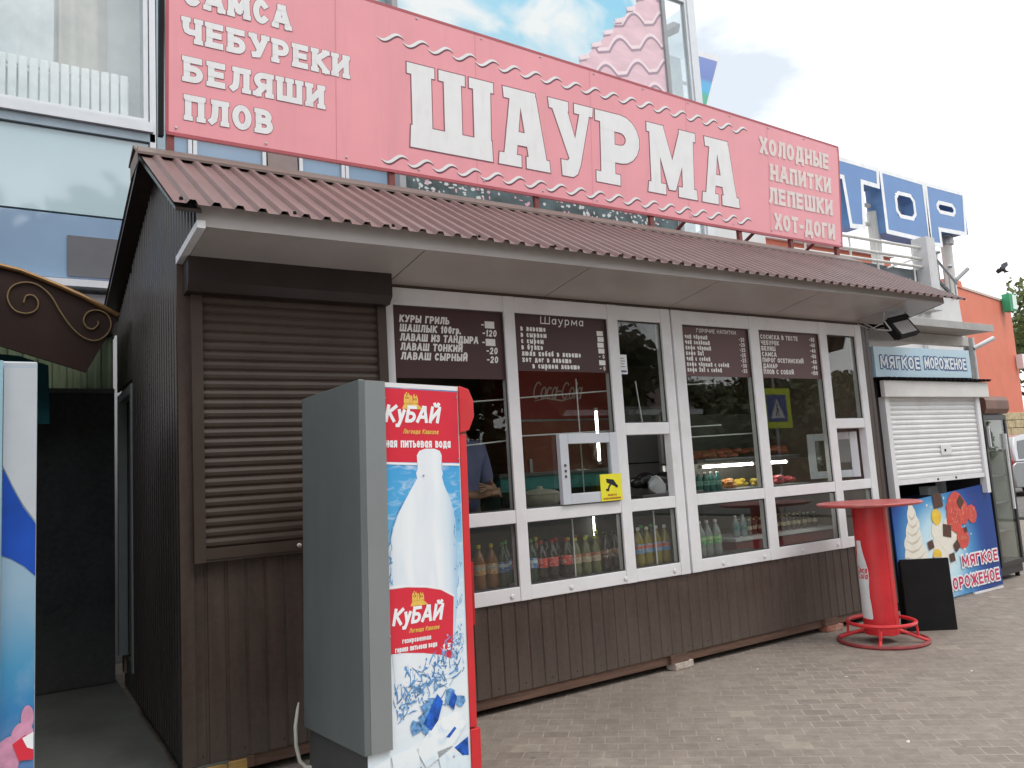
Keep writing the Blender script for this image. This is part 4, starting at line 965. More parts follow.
F.part('pane', MB().box(W + .043, W + .047, .07, D - .07, .45, 1.75), M_glass, parent=dr)
F.part('handle', MB().box(W + .043, W + .062, .012, .045, .85, 1.16), mat('handle_red', (.35, .015, .02), .4), parent=dr)
F.part('kick_plate', MB().box(W + .002, W + .058, -.004, D, .02, .362), M_red, bevel=.004)
bf = Fr((0, .004, 0))
art = MB(); b0 = [(.004, .062), (W - .006, .062), (W - .006, 2.033), (.120, 2.033), (.120, .356), (.004, .356)]
sky_ink = ramp_mat('advert_sky', 2, [(0, (.45, .66, .80)), (.1, (.70, .80, .86)), (.3, (.78, .84, .88)), (.62, (.58, .74, .84)), (.74, (.30, .58, .78)), (.84, (.09, .40, .72)), (1, (.07, .36, .70))], .06, 1.66, .3, noise=.8, nscale=5, nstretch=(2, 2, 5), ncol=(.82, .86, .90), nlo=.50, nhi=.72)
poster = F.part('advert', MB().prism(bf, b0, 0, .0015), sky_ink)
P_red = mat('advert_red', (.66, .030, .055), .32, var=.04)
P_white = mat('advert_white', (.84, .86, .88), .3, var=.03)
P_yel = mat('advert_yellow', (.78, .50, .10), .4, var=.15, scale=30)
P_blue = mat('advert_blue', (.13, .30, .56), .3, var=.75, scale=38)
P_deep = mat('advert_deep_blue', (.015, .10, .46), .3, var=.7, scale=26)
mb = MB().prism(bf, [(.1205, 1.668), (W - .006, 1.662), (W - .006, 2.028), (.1205, 2.030)], .0016, .0022)
# the bottle on the advert
bt = [(.15, .62), (.128, .85), (.125, 1.20), (.135, 1.30), (.165, 1.385), (.225, 1.48), (.280, 1.565), (.296, 1.585), (.290, 1.612), (.300, 1.632), (.297, 1.700), (.312, 1.722), (.345, 1.733), (.400, 1.733), (.430, 1.722), (.440, 1.700), (.436, 1.632), (.444, 1.612), (.438, 1.590), (.447, 1.555), (.490, 1.46), (.508, 1.38), (.512, 1.20), (.500, .95), (.480, .80), (.478, .62)]
bo = MB().prism(bf, bt, .0024, .0030)
F.part('advert_bottle', bo, ramp_mat('bottle_ink', 0, [(0, (.50, .64, .76)), (.08, (.74, .80, .85)), (.3, (.82, .86, .89)), (.55, (.76, .81, .86)), (.72, (.83, .87, .90)), (.88, (.66, .76, .84)), (1, (.34, .54, .74))], .125, .512, .3, noise=.5, nscale=5, nstretch=(2.5, 1, .5), ncol=(.60, .71, .80), nlo=.5, nhi=.75), parent=poster)
F.part('red_ground', mb, P_red, parent=poster)
lb = MB().prism(bf, [(.1205, .776), (.20, .772), (.301, .758), (.40, .735), (.458, .708), (.470, .80), (.482, 1.000), (.41, 1.040), (.33, 1.058), (.22, 1.070), (.1205, 1.068)], .0032, .0038)
F.part('red_label', lb, P_red, parent=poster)
mb = MB(); mb.ribbon(bf, [(.1205, 1.662), (.296, 1.657)], .011, .0034); mb.ribbon(bf, [(.440, 1.655), (W - .007, 1.652)], .011, .0034)
mb.ribbon(bf, [(.1205, 1.075), (.22, 1.077), (.33, 1.065), (.41, 1.047), (.484, 1.006)], .008, .0041)
def castle(mb, x, z, k, o):
    for pts in ([(-.055, 0), (.065, 0), (.045, .018), (.03, .03), (-.04, .028)], [(-.044, .030), (-.010, .030), (-.009, .074), (-.013, .074), (-.013, .084), (-.018, .084), (-.018, .078), (-.024, .080), (-.024, .090), (-.031, .088), (-.031, .080), (-.040, .076)], [(-.008, .031), (.006, .031), (.005, .070), (-.007, .074)], [(.008, .031), (.038, .031), (.036, .062), (.032, .062), (.032, .074), (.026, .074), (.026, .066), (.018, .068), (.018, .080), (.012, .078)]):
        mb.prism(bf, [(x + a * k, z + b * k * .95) for a, b in pts], o, o + .0006)
    for a, b in ((-.031, .055), (-.020, .055), (.014, .05), (.025, .05), (-.026, .070)):
        wn_.prism(bf, [(x + (a + c) * k, z + (b + d) * k) for c, d in ((-.003, -.006), (.003, -.006), (.003, .006), (-.003, .006))], o + .0007, o + .0010)
cm = MB(); wn_ = MB(); castle(cm, .275, 1.930, 1.0, .0030); castle(cm, .283, .980, .82, .0046)
text(cm, 'Легенда Кавказа', bf, .222, 1.806, .024, width=.20, t=.17, slant=.25, off=.0035)
text(cm, 'Легенда Кавказа', bf, .226, .858, .021, width=.165, t=.17, slant=.25, off=.005)
ce = F.part('castle_emblem', cm, P_yel, parent=poster); F.part('castle_window', wn_, flat('emblem_brown', (.35, .12, .03)), parent=poster)
text(mb, 'КуБАЙ', bf, .122, 1.862, .086, width=.305, t=.20, slant=.22, gap=.10, off=.0036)
text(mb, 'КуБАЙ', bf, .138, .900, .078, width=.270, t=.20, slant=.22, gap=.10, off=.0050)
text(mb, 'ная питьевая вода', bf, .124, 1.738, .046, width=.370, t=.17, gap=.12, off=.0036)
text(mb, 'газированная', bf, .190, .815, .024, width=.155, t=.18, off=.0050)
text(mb, 'горная питьевая вода', bf, .152, .778, .026, width=.225, t=.18, off=.0050)
text(mb, '1.5', bf, .408, .752, .032, width=.045, t=.2, slant=.15, off=.0050)
F.part('lettering', mb, P_white, parent=poster)
# splash and ice at the foot of the advert
rnd = random.Random(11); sp, ic, ib = MB(), MB(), MB()
def shard(mb, x, z, r, o):
    a0 = rnd.uniform(0, 6.28); n = rnd.randint(4, 6)
    mb.prism(bf, [(x + r * rnd.uniform(.35, 1.1) * math.cos(a0 + 6.283 * i / n) * .8, z + r * rnd.uniform(.35, 1.1) * math.sin(a0 + 6.283 * i / n)) for i in range(n)], o, o + .0005)
def streak(x, z, L, a, w, o):     # a thrown thread of water: a bent, tapering stroke with a bead at its end
    k = rnd.uniform(-.9, .9); p = []; q = (x, z)
    for i in range(6):
        p.append(q); q = (q[0] + L / 5 * math.cos(a), q[1] + L / 5 * math.sin(a)); a += k / 5
    if all(.124 < u < .538 and .07 < v < 1.5 for u, v in p):
        sp.ribbon(bf, p, [w * .3, w, w * .8, w * .9, w * .5, w * .15], o); 
        if rnd.random() < .5: sp.disc(bf, p[-1][0], p[-1][1], w * .9, w * 1.2, o + .00002, 7)
for i in range(150):
    q = rnd.random(); x = .15 + .36 * q; z = .50 + .24 * q + rnd.gauss(0, .06)
    if z > .80 and x < .47: continue
    streak(x, z, rnd.uniform(.02, .075), rnd.uniform(-.4, 2.2), rnd.uniform(.002, .010), .0031 + .00001 * i)
for i in range(70):
    q = rnd.random(); shard(sp, .16 + .37 * q, .52 + .24 * q + rnd.gauss(0, .05), rnd.uniform(.002, .009), .0046 + .00001 * i)
for i in range(34): streak(rnd.uniform(.496, .532), rnd.uniform(.62, 1.40), rnd.uniform(.012, .04), rnd.uniform(.8, 2.2), rnd.uniform(.002, .006), .0032 + .00001 * i)
for i in range(26): streak(rnd.uniform(.127, .147), rnd.uniform(1.08, 1.34), rnd.uniform(.01, .03), rnd.uniform(1.0, 2.0), rnd.uniform(.002, .005), .0042 + .00001 * i)
sp.ribbon(bf, [(.222, 1.492), (.185, 1.43), (.155, 1.36), (.134, 1.28)], [.002, .006, .008, .004], .0050)
for cx, cz, s_ in ((.335, .49, .06), (.44, .53, .038), (.50, .50, .03), (.25, .43, .032), (.30, .43, .04)):
    sp.disc(bf, cx, cz, s_ * .8, s_, .0056, 9, wob=.3, rnd=rnd)
F.part('splash', sp, P_blue, parent=poster)
for pts in ([(.25, .33), (.36, .44), (.48, .46), (.53, .40), (.44, .30), (.30, .24)], [(.12, .33), (.26, .345), (.27, .22), (.14, .19)], [(.36, .30), (.52, .32), (.54, .16), (.40, .13)], [(.03, .30), (.11, .33), (.12, .18), (.03, .15)]):
    ic.prism(bf, pts, .0062, .0066)
F.part('ice_cube', ic, ramp_mat('ice_ink', 2, [(0, (.55, .74, .85)), (.5, (.80, .86, .89)), (1, (.86, .89, .90))], .1, .5, .3, noise=.6, nscale=14, ncol=(.45, .66, .82), nlo=.55, nhi=.7), parent=poster)
for pts in ([(.41, .355), (.46, .395), (.47, .385), (.43, .35)], [(.455, .30), (.535, .335), (.535, .25), (.50, .255)], [(.29, .44), (.33, .50), (.37, .56), (.40, .52), (.37, .44), (.33, .40)], [(.43, .50), (.455, .56), (.48, .53), (.46, .47)]):
    ib.prism(bf, pts, .0070, .0074)
F.part('ice_facet', ib, P_deep, parent=poster)
mb = MB()
for a, b in ((.128, 1.98), (.54, 2.0), (.54, 1.68), (.33, 1.60), (.27, .25), (.45, .26), (.115, .86)):
    q = MB().lathe([(.005, 0), (.004, .003)], n=8); mb.add([bf(a + x, b + y, .006 + z + (.02 if a < .12 else 0)) for x, y, z in q.v], q.f)
F.part('rivet', mb, M_grey, parent=poster)
# hose behind the fridge
pts = [(.455, -.50, .475), (.448, -.50, .44), (.435, -.50, .36), (.436, -.50, .27), (.452, -.50, .19), (.48, -.51, .155), (.53, -.53, .150), (.60, -.56, .165)]
single('hose', MB().tube(pts, [.004, .008] + [.0095] * 6, 8), mat('hose_white', (.55, .54, .48), .5), 'dirty white hose curling out from behind the grey fridge', 'hose', smooth=True)

# ------------------------------------------------------------------ red standing table
t = Thing('standing_table', 'round red steel standing table on a drum column with foot rings', 'table', (5.38, -.53, 0))
cx, cy = 5.365, -.535
t.part('tabletop', MB().lathe([(.02, 1.124), (.400, 1.127), (.414, 1.134), (.417, 1.145), (.411, 1.153), (.02, 1.154)], (cx, cy, 0), 48), mat('table_red', (.42, .070, .065), .45, var=.15, scale=6, dirt=(.50, .27, .25), dirt_amt=.75), smooth=True)
t.part('column', MB().lathe([(.138, .07), (.138, 1.123)], (cx, cy, 0), 40), M_red, smooth=True)
def ring(z, r, rt, n=40): return MB().tube([(cx + r * math.cos(2 * math.pi * i / n), cy + r * math.sin(2 * math.pi * i / n), z) for i in range(n)], rt, 8, True)
t.part('foot_ring', ring(.018, .345, .016), mat('ring_worn_red', (.24, .035, .035), .6, var=.3, scale=12), smooth=True)
t.part('foot_ring', ring(.165, .262, .016), M_red, smooth=True)
for k in range(4):
    a = 2 * math.pi * k / 4 + .5; c, s_ = math.cos(a), math.sin(a)
    t.part('leg', MB().tube([(cx + .125 * c, cy + .125 * s_, .10), (cx + .345 * c, cy + .345 * s_, .02)], .014, 8).tube([(cx + .27 * c, cy + .27 * s_, .05), (cx + .262 * c, cy + .262 * s_, .165)], .010, 8), M_red, smooth=True)
t.part('weld_seam', MB().tube([(cx + .139 * math.cos(2.6 + 2.0), cy + .139 * math.sin(4.6), .08), (cx + .139 * math.cos(4.6), cy + .139 * math.sin(4.6), 1.12)], .004, 6), M_red)
# bottle shaped decal, wrapped round the drum
def wrap(pts_l, pts_r, a0, r, mb):
    p = []
    for (z, hl), (_, hr) in zip(pts_l, pts_r):
        for i in range(7):
            a = a0 + (hl + (hr - hl) * i / 6) / r; p.append((cx + r * math.cos(a), cy + r * math.sin(a), z))
    n = len(pts_l)
    return mb.add(p, [(i * 7 + j, i * 7 + j + 1, i * 7 + j + 8, i * 7 + j + 7) for i in range(n - 1) for j in range(6)])
hw = [(.20, .062), (.215, .068), (.30, .066), (.38, .058), (.46, .060), (.54, .068), (.60, .068), (.66, .056), (.74, .036), (.80, .027), (.84, .025)]
a0 = math.atan2(-4.68 - cy, -.815 - cx) - R(52)
dc = t.part('bottle_decal', wrap([(z, -w) for z, w in hw], [(z, w) for z, w in hw], a0, .1392, MB()), mat('decal_white', (.72, .74, .75), .4), smooth=True)
class Cyl:
    def __call__(s, a, b, c=0.0):
        q = a0 + a / .1392; r = .1400 + c; return Vector((cx + r * math.cos(q), cy + r * math.sin(q), b))
t.part('lettering', text(text(MB(), 'Соса', Cyl(), -.055, .575, .05, width=.11, t=.16, slant=.2), 'Соlа', Cyl(), -.055, .525, .05, width=.11, t=.16, slant=.2), P_red, parent=dc)

# black board leaning beside the table
t = Thing('pavement_board', 'plain black folding board standing on the paving beside the red table', 'board', (5.985, -.60, 0), (0, 0, R(-37.7)), local=True)
lb_ = Fr((0, 0, 0), X, Vector((0, .03, 1)))
t.part('front_panel', MB().obox(lb_, -.205, .205, .004, .615, -.018, .018), M_black, bevel=.004)
t.part('rear_panel', MB().obox(Fr((0, .155, 0), X, Vector((0, -.17, 1))), -.20, .20, .004, .60, -.018, .0), M_black, bevel=.004)
t.part('hinge', MB().box(-.15, -.10, .01, .07, .595, .618).box(.10, .15, .01, .07, .595, .618), M_steel)

# floodlight under the eave
t = Thing('floodlight', 'black rectangular floodlight hung on a bracket under the right end of the eave', 'floodlight', (6.45, -.36, 2.84))
ff = Fr((6.46, -.38, 2.755), Vector((1, -.10, .20)), Vector((-.24, .55, 1)))
t.part('housing', MB().obox(ff, -.145, .145, -.105, .115, -.05, .012), M_black, bevel=.006)
t.part('heat_sink', MB().obox(ff, -.12, .12, -.08, .08, -.085, -.051), M_black)
t.part('lens', MB().obox(ff, -.112, .112, -.080, .055, .013, .016), mat('lamp_lens', (.30, .285, .28), .3))
t.part('visor', MB().obox(ff, -.145, .145, .072, .116, .013, .03), M_black)
t.part('bracket', MB().tube([ff(-.155, 0, -.02), ff(-.155, .13, -.01), (6.30, -.30, 2.905)], .008, 6).tube([ff(.155, 0, -.02), ff(.155, .13, -.01), (6.66, -.33, 2.935)], .008, 6), M_steel)
t.part('cable', MB().tube([(6.25, -.06, 2.86), (6.20, -.15, 2.82), (6.22, -.25, 2.74), (6.32, -.33, 2.72), (6.40, -.34, 2.76)], .007, 6).tube([(6.24, -.05, 2.83), (6.26, -.17, 2.76), (6.30, -.27, 2.80), (6.34, -.32, 2.86)], .006, 6), mat('cable_grey', (.45, .45, .44), .5), smooth=True)

# ------------------------------------------------------------------ ice cream kiosk
I = Thing('ice_cream_kiosk', 'small ice cream kiosk with white roller shutter and blue ice cream poster', 'kiosk', (7.6, .1, 0))
M_cream = mat('kiosk_white', (.66, .65, .63), .45, var=.06, scale=3, dirt=(.45, .43, .40), dirt_amt=.4)
I.part('wall', MB().box(6.62, 6.68, .10, 2.0, .02, 2.62).box(8.44, 8.50, .10, 2.0, .02, 2.62).box(6.68, 8.44, 1.94, 2.0, .02, 2.62).box(6.68, 8.44, .13, 1.94, 2.56, 2.62).box(6.685, 8.435, .14, .20, .05, 1.0), mat('kiosk_dark_wall', (.06, .05, .055), .5))
I.part('counter', MB().box(6.69, 8.43, .10, .55, 1.02, 1.06), mat('counter_blue', (.02, .05, .16), .4))
I.part('napkin_box', MB().box(7.75, 7.95, .32, .42, 1.065, 1.16).box(8.05, 8.12, .32, .4, 1.065, 1.20), M_cream)
pts = []; z = 1.275
while z < 2.10:
    pts += [(0, z), (.009, z + .010), (.012, z + .028), (.007, z + .044), (0, z + .048)]; z += .0505
p = [(x, .055 - d, zz) for d, zz in pts for x in (6.735, 8.40)]
sc_ = I.part('shutter_curtain', MB().add(p, [(2 * i, 2 * i + 1, 2 * i + 3, 2 * i + 2) for i in range(len(pts) - 1)]), mat('shutter_white', (.72, .72, .73), .4, var=.05, scale=4, dirt=(.5, .49, .47), dirt_amt=.45))
I.part('bottom_rail', MB().box(6.735, 8.40, .030, .065, 1.225, 1.274), M_white, parent=sc_)
I.part('lock_plate', MB().box(7.60, 7.80, .034, .042, 1.50, 1.60), M_white, parent=sc_)
I.part('lock_plate', MB().box(7.66, 7.68, .026, .034, 1.535, 1.56).box(7.80, 7.82, .024, .031, 1.238, 1.262).box(7.45, 7.47, .024, .031, 1.240, 1.260), M_black, parent=sc_)
for x in (6.66, 8.405): I.part('guide_rail', MB().box(x, x + .07, .02, .09, 1.05, 2.12), M_white)
I.part('shutter_box', MB().box(6.60, 8.60, -.03, .019, 2.115, 2.285), M_cream, bevel=.006)
mb = MB().corr(Fr((6.58, -.07, 2.292), X, Vector((0, .25, .02))), 2.07, .17, .09, .022, rib=.4, flank=.15)
mb.v += [(a, b, c - .003) for a, b, c in mb.v]; k = len(mb.v) // 2; mb.f += [tuple(i + k for i in f[::-1]) for f in mb.f]
I.part('drip_roof', mb, M_black)
sg = Fr((6.50, -.02, 2.318)); SGW = 1.80
s_ = I.part('sign', MB().prism(sg, [(0, 0), (SGW, .015), (SGW, .325), (0, .31)], -.05, 0), ramp_mat('ice_sign_ink', 2, [(0, (.10, .30, .52)), (.5, (.20, .40, .58)), (1, (.40, .56, .66))], 0, .3, .3, noise=.7, nscale=3, ncol=(.40, .62, .78)))
s_['label'] = 'blue sign board with white outlined lettering'
mb = MB(); text(mb, 'МЯГКОЕ', sg, .09, .090, .125, width=.70, t=.19, off=.0035); text(mb, 'МОРОЖЕНОЕ', sg, .88, .100, .125, width=.82, t=.19, off=.0035)
me = MB(); text(me, 'МЯГКОЕ', sg, .09, .090, .125, width=.70, t=.19, grow=.014, off=.0015); text(me, 'МОРОЖЕНОЕ', sg, .88, .100, .125, width=.82, t=.19, grow=.014, off=.0015)
mk = MB(); text(mk, 'МЯГКОЕ', sg, .09, .090, .125, width=.70, t=.17, grow=-.0095, off=.006); text(mk, 'МОРОЖЕНОЕ', sg, .88, .100, .125, width=.82, t=.17, grow=-.0095, off=.006)
I.part('lettering', mb, P_white, parent=s_); I.part('letter_edge', me, flat('ice_letter_edge', (.03, .09, .24)), parent=s_); I.part('letter_core', mk, flat('ice_letter_core', (.20, .38, .56)), parent=s_)
# poster on the counter front
pf = Fr((6.625, .055, .012), X, Vector((0, .02, 1))); PW, PH = 1.92, 1.02
po = I.part('poster', MB().prism(pf, [(0, 0), (PW, .02), (PW + .01, PH + .12), (.02, PH + .0)], -.015, 0),
  ramp_mat('poster_ink', 0, [(0, (.74, .85, .90)), (.30, (.50, .74, .86)), (.55, (.08, .32, .62)), (.85, (.012, .09, .36)), (1, (.008, .05, .26))], .12, .92, .3, radial=(-.20, -.06, .48)), label='blue poster with whipped ice cream, fruit and chocolate')
I.part('skirting', MB().box(6.66, 8.50, .075, .10, .0, .012).box(7.9, 8.50, .03, .05, .0, .022), M_white)
def px(x, z): return (x - 6.625, z - .012)
rnd = random.Random(5)
cr1, cr2, ch, st1, st2, ye, te1, te2, wh = [MB() for _ in range(9)]
def sw(t_, side):       # outline of the whipped cream: wider towards the foot, bulging once per turn
    w_ = .035 + .175 * t_ ** .85 + .022 * abs(math.sin(t_ * 14 + (0 if side < 0 else 1.1))); return px(6.965 + .018 * math.sin(t_ * 8) + side * w_, .985 - .60 * t_)
L_s = [sw(i / 40, -1) for i in range(41)]; R_s = [sw(i / 40, 1) for i in range(41)]
cr1.prism(pf, [px(6.985, 1.045), px(6.94, 1.02)] + L_s + R_s[::-1] + [px(7.01, 1.0)], .0016, .0024)
for i in range(7):
    t0 = .10 + .135 * i; w_ = .05 + .17 * t0; c_ = 6.965 + .018 * math.sin(t0 * 8)
    cr2.ribbon(pf, [px(c_ - w_, .985 - .6 * t0 - .01), px(c_ - w_ * .3, .985 - .6 * t0 - .055), px(c_ + w_ * .4, .985 - .6 * t0 - .040), px(c_ + w_, .985 - .6 * t0 + .015)], [.004, .022, .020, .003], .0028 + .0002 * i)
u_, v_ = px(7.0, 1.0); cr1.ribbon(pf, [(u_ - .02, v_ - .0), (u_ - .005, v_ + .05), (u_ + .03, v_ + .07)], [.05, .03, .004], .0026)
for x, z, a, b in ((7.42, .70, .13, .12), (7.55, .62, .12, .13), (7.62, .72, .10, .13), (7.50, .52, .14, .10), (7.70, .58, .09, .08), (7.38, .60, .08, .10)):
    cr1.disc(pf, *px(x, z), a, b, .002 + rnd.random() * .002, 18, wob=.08, rnd=rnd)
for i in range(40):
    a = rnd.uniform(0, 6.28); q = rnd.uniform(.25, .52); cr1.disc(pf, *px(7.6 + q * math.cos(a) * .9, .72 + q * math.sin(a) * .75), rnd.uniform(.006, .018), rnd.uniform(.006, .018), .0022 + .00002 * i, 8)
for x, z, a, b, r_ in ((7.80, .93, .19, .16, .4), (7.74, .80, .15, .13, -.3), (8.10, .84, .10, .10, .2), (7.92, .88, .12, .14, 0), (7.86, .60, .125, .11, .1)):
    st1.disc(pf, *px(x, z), a, b, .005 + rnd.random() * .002, 22, rot=r_, wob=.05, rnd=rnd)
    for i in range(14):
        q = rnd.uniform(0, 6.28); w = rnd.uniform(.1, .85); st2.disc(pf, px(x, z)[0] + a * w * math.cos(q), px(x, z)[1] + b * w * math.sin(q), .008, .012, .0075, 6)
for x, z, s, r_ in ((7.47, 1.02, .085, .1), (7.57, .70, .075, -.2), (7.235, .585, .05, .2), (7.715, .53, .055, .5), (7.90, .98, .06, .7), (7.60, .42, .05, .1), (7.93, .68, .03, .2)):
    c_, q_ = math.cos(r_), math.sin(r_); u_, v_ = px(x, z)
    ch.prism(pf, [(u_ + c_ * a - q_ * b, v_ + q_ * a + c_ * b) for a, b in ((-s, -s * .8), (s, -s * .8), (s, s * .9), (-s, s * .9))], .0082, .0090)
ye.disc(pf, *px(7.41, .86), .09, .085, .006, 18, wob=.05, rnd=rnd); ye.disc(pf, *px(7.33, .47), .08, .07, .006, 16, wob=.05, rnd=rnd); ye.disc(pf, *px(7.28, .41), .09, .05, .0065, 12)
for i in range(18):
    a = rnd.uniform(.0, 1.4); te1.disc(pf, *px(8.02 + rnd.uniform(-.1, .25), .95 + rnd.uniform(-.25, .12)), .006, .006, .003 + .00002 * i, 6)
for s, x, z, w, h in (('МЯГКОЕ', 7.765, .305, .73, .115), ('МОРОЖЕНОЕ', 7.385, .095, 1.09, .120)):
    u_, v_ = px(x, z)
    text(te1, s, pf, u_, v_, h, width=w, t=.19, off=.0125); text(te2, s, pf, u_, v_, h, width=w, t=.19, grow=.017, off=.010)
I.part('cream_print', cr1, mat('print_cream', (.80, .77, .68), .35, var=.05, scale=12), parent=po); I.part('cream_fold', cr2, mat('print_fold', (.60, .54, .44), .35), parent=po)
I.part('chocolate_print', ch, mat('print_chocolate', (.085, .035, .022), .35, var=.25, scale=18), parent=po)
I.part('berry_print', st1, mat('print_berry', (.62, .075, .055), .35, var=.2, scale=14), parent=po); I.part('seed_print', st2, flat('print_seed', (.72, .26, .18)), parent=po)
I.part('fruit_print', ye, mat('print_yellow', (.78, .52, .05), .35, var=.15, scale=12), parent=po)
I.part('lettering', te1, flat('print_red', (.55, .02, .10)), parent=po); I.part('letter_edge', te2, P_white, parent=po)
# canopy over it
I.part('canopy', MB().prism(Fr((7.0, 0, 0), Y, Z), [(.555, 3.055), (.555, 3.115), (2.2, 3.15), (2.2, 3.09)], 0, 3.1).box(7.0, 10.10, .545, .553, 3.045, 3.14), mat('canopy_steel', (.36, .35, .34), .5, .2, var=.1), bevel=.004)
I.part('canopy_beam', MB().box(7.0, 10.22, .95, 1.05, 2.93, 3.058), mat('beam_paint', (.50, .49, .47), .5))
I.part('canopy_post', MB().tube([(10.32, 1.0, 0), (10.32, 1.0, 3.05)], .07, 12), M_steel, smooth=True)
I.part('canopy_bracket', MB().tube([(10.32, .94, 2.90), (10.5, .75, 3.02)], .03, 8), M_white)
I.part('roof_vent', MB().lathe([(.05, 3.05), (.09, 3.07), (.06, 3.13), (.03, 3.15)], (9.0, .9, .09), 12), M_steel, smooth=True)

# display fridge beyond it
t = Thing('display_fridge', 'black framed glass door display fridge with a brown header beyond the ice cream kiosk', 'fridge', (8.86, .20, 0), (0, 0, R(4)), local=True)
M_bk = mat('fridge_black', (.022, .022, .024), .35, var=.1)
t.part('cabinet', MB().box(0, .04, .03, .62, .06, 2.0).box(.58, .62, .03, .62, .06, 2.0).box(.041, .579, .58, .62, .06, 2.0).box(.041, .579, .03, .579, .06, .22).box(.041, .579, .03, .579, 1.90, 2.0), M_bk)
t.part('lining', MB().box(.042, .048, .05, .57, .221, 1.899).box(.571, .577, .05, .57, .221, 1.899).box(.049, .570, .565, .575, .221, 1.899), mat('lining_grey', (.70, .69, .62), .5))
d = t.part('door', MB().box(0, .05, 0, .029, .16, 1.93).box(.57, .62, 0, .029, .16, 1.93).box(.051, .569, .001, .028, .16, .22).box(.051, .569, .001, .028, 1.87, 1.93), M_bk, bevel=.003)
t.part('pane', MB().box(.05, .57, .012, .017, .22, 1.87), M_glass, parent=d)
t.part('handle', MB().box(.055, .075, -.025, 0.0, 1.55, 1.80).box(.50, .52, -.02, 0.0, .8, 1.7), M_white, parent=d)
for z in (.55, .88, 1.2, 1.5): t.part('shelf', MB().box(.05, .57, .06, .56, z, z + .012), M_steel)
mb = MB().prism(Fr((0, 0, 0), Y, Z), [(-.02, 1.945), (-.05, 2.0), (-.05, 2.10), (-.02, 2.15), (.60, 2.15), (.60, 2.002), (.03, 2.002), (.0, 1.945)], 0, .62)
t.part('header', mb, mat('header_brown', (.17, .085, .06), .5, var=.25, scale=6))
for x in (.05, .57): t.part('foot', MB().lathe([(.025, 0), (.025, .06)], (x, .08, 0), 10), M_black)
mb = MB(); mb.box(.10, .5, .2, .5, .56, .70); t.part('goods', mb, mat('goods_green', (.10, .30, .22), .5, var=.4, scale=10))

# ------------------------------------------------------------------ glass fronted building behind
B = Thing('glass_building', 'two storey building with pale blue glass front behind the kiosk', 'building', (1, 4, 0))
BY = 4.0; bfz = Fr((0, BY, 0))
M_alu = mat('alu_profile', (.62, .65, .68), .35, .2, var=.05)
M_pale = mat('spandrel_glass', (.42, .56, .60), .06, var=.06, scale=.6, spec=.8, coat=.6)
M_blue = mat('sky_reflection_glass', (.22, .32, .45), .05, var=.12, scale=.5, spec=.8, coat=.6)  # blue of a reflected sky put into the base colour
M_bg = mat('building_plaster', (.46, .48, .50), .7, var=.05)
M_dkg = mat('reflected_block', (.10, .105, .115), .5, var=.06)
B.part('wall', MB().box(-7, 8.7, 4.6, 12, 0, 5.6).box(-7, .50, BY + .02, 4.6, 0, 3.60).box(.50, 8.6, BY + .03, 4.6, 0, 4.85).box(-7, 8.7, 11, 12, 5.6, 10), M_bg)
B.part('roof', MB().box(-7.1, 8.8, 3.96, 12.1, 10.2, 10.4), M_alu)
def window(x0, x1, z0, z1, m, fw=.05, name='window', lab=None):
    f = MB().box(x0, x0 + fw, BY - .04, BY + .05, z0, z1).box(x1 - fw, x1, BY - .04, BY + .05, z0, z1).box(x0 + fw, x1 - fw, BY - .038, BY + .048, z0, z0 + fw).box(x0 + fw, x1 - fw, BY - .038, BY + .048, z1 - fw, z1)
    o = B.part(name, f, M_alu, label=lab)
    B.part('pane', MB().box(x0 + fw, x1 - fw, BY - .006, BY + .006, z0 + fw, z1 - fw), m, parent=o)
    return o
CLEAR = glass('clear_building_glass', (.93, .96, .96), 1.0, 2.1)
for x0, x1 in ((-4.6, -2.4), (-2.4, .40)): window(x0, x1, 5.46, 8.6, CLEAR, .045)
for x0, x1 in ((-4.6, -2.4), (-2.4, .42)):
    B.part('spandrel', MB().box(x0 + .02, x1 - .02, BY - .02, BY + .02, 4.40, 5.24), M_pale)
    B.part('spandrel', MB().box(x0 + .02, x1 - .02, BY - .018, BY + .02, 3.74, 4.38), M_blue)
B.part('reflected_block', MB().box(-.34, .38, BY - .032, BY - .021, 3.76, 4.17), M_dkg)  # dark grey block stands in for a reflection on the pane
B.part('sill_band', MB().box(-4.6, .46, BY - .06, BY + .05, 5.25, 5.34), mat('sill_blue', (.30, .38, .44), .3)); B.part('sill_band', MB().box(-4.6, .44, BY - .10, BY + .05, 5.345, 5.45), M_alu)
B.part('ledge', MB().box(-4.6, .40, BY - .12, BY + .05, 3.64, 3.71), M_alu)
B.part('pillar', MB().box(.41, .47, BY - .06, BY + .06, 3.6, 10.2), M_alu); B.part('pillar', MB().box(.48, .56, BY - .05, BY + .06, 3.6, 10.2), mat('pillar_blue', (.30, .40, .46), .3))
for i, (x0, x1) in enumerate(((.60, .83), (.84, 1.62), (2.0, 2.55), (2.56, 3.18))):
    window(x0, x1, 4.9, 5.43, mat('band_glass', (.16, .27, .40), .06, var=.1, scale=1, spec=.8, coat=.5), .04)
B.part('pillar', MB().box(1.64, 1.98, BY - .03, BY + .05, 4.86, 10.2), mat('pillar_brown', (.24, .19, .18), .6))
B.part('wall_panel', MB().box(.58, 3.2, BY, BY + .1, 5.45, 10.2), M_pale)
rm = B.part('room', MB().box(-4.6, .40, 4.56, 4.59, 5.3, 8.8).box(-4.6, .4, 4.1, 4.55, 5.28, 5.30), mat('room_wall', (.62, .62, .60), .7, var=.05))
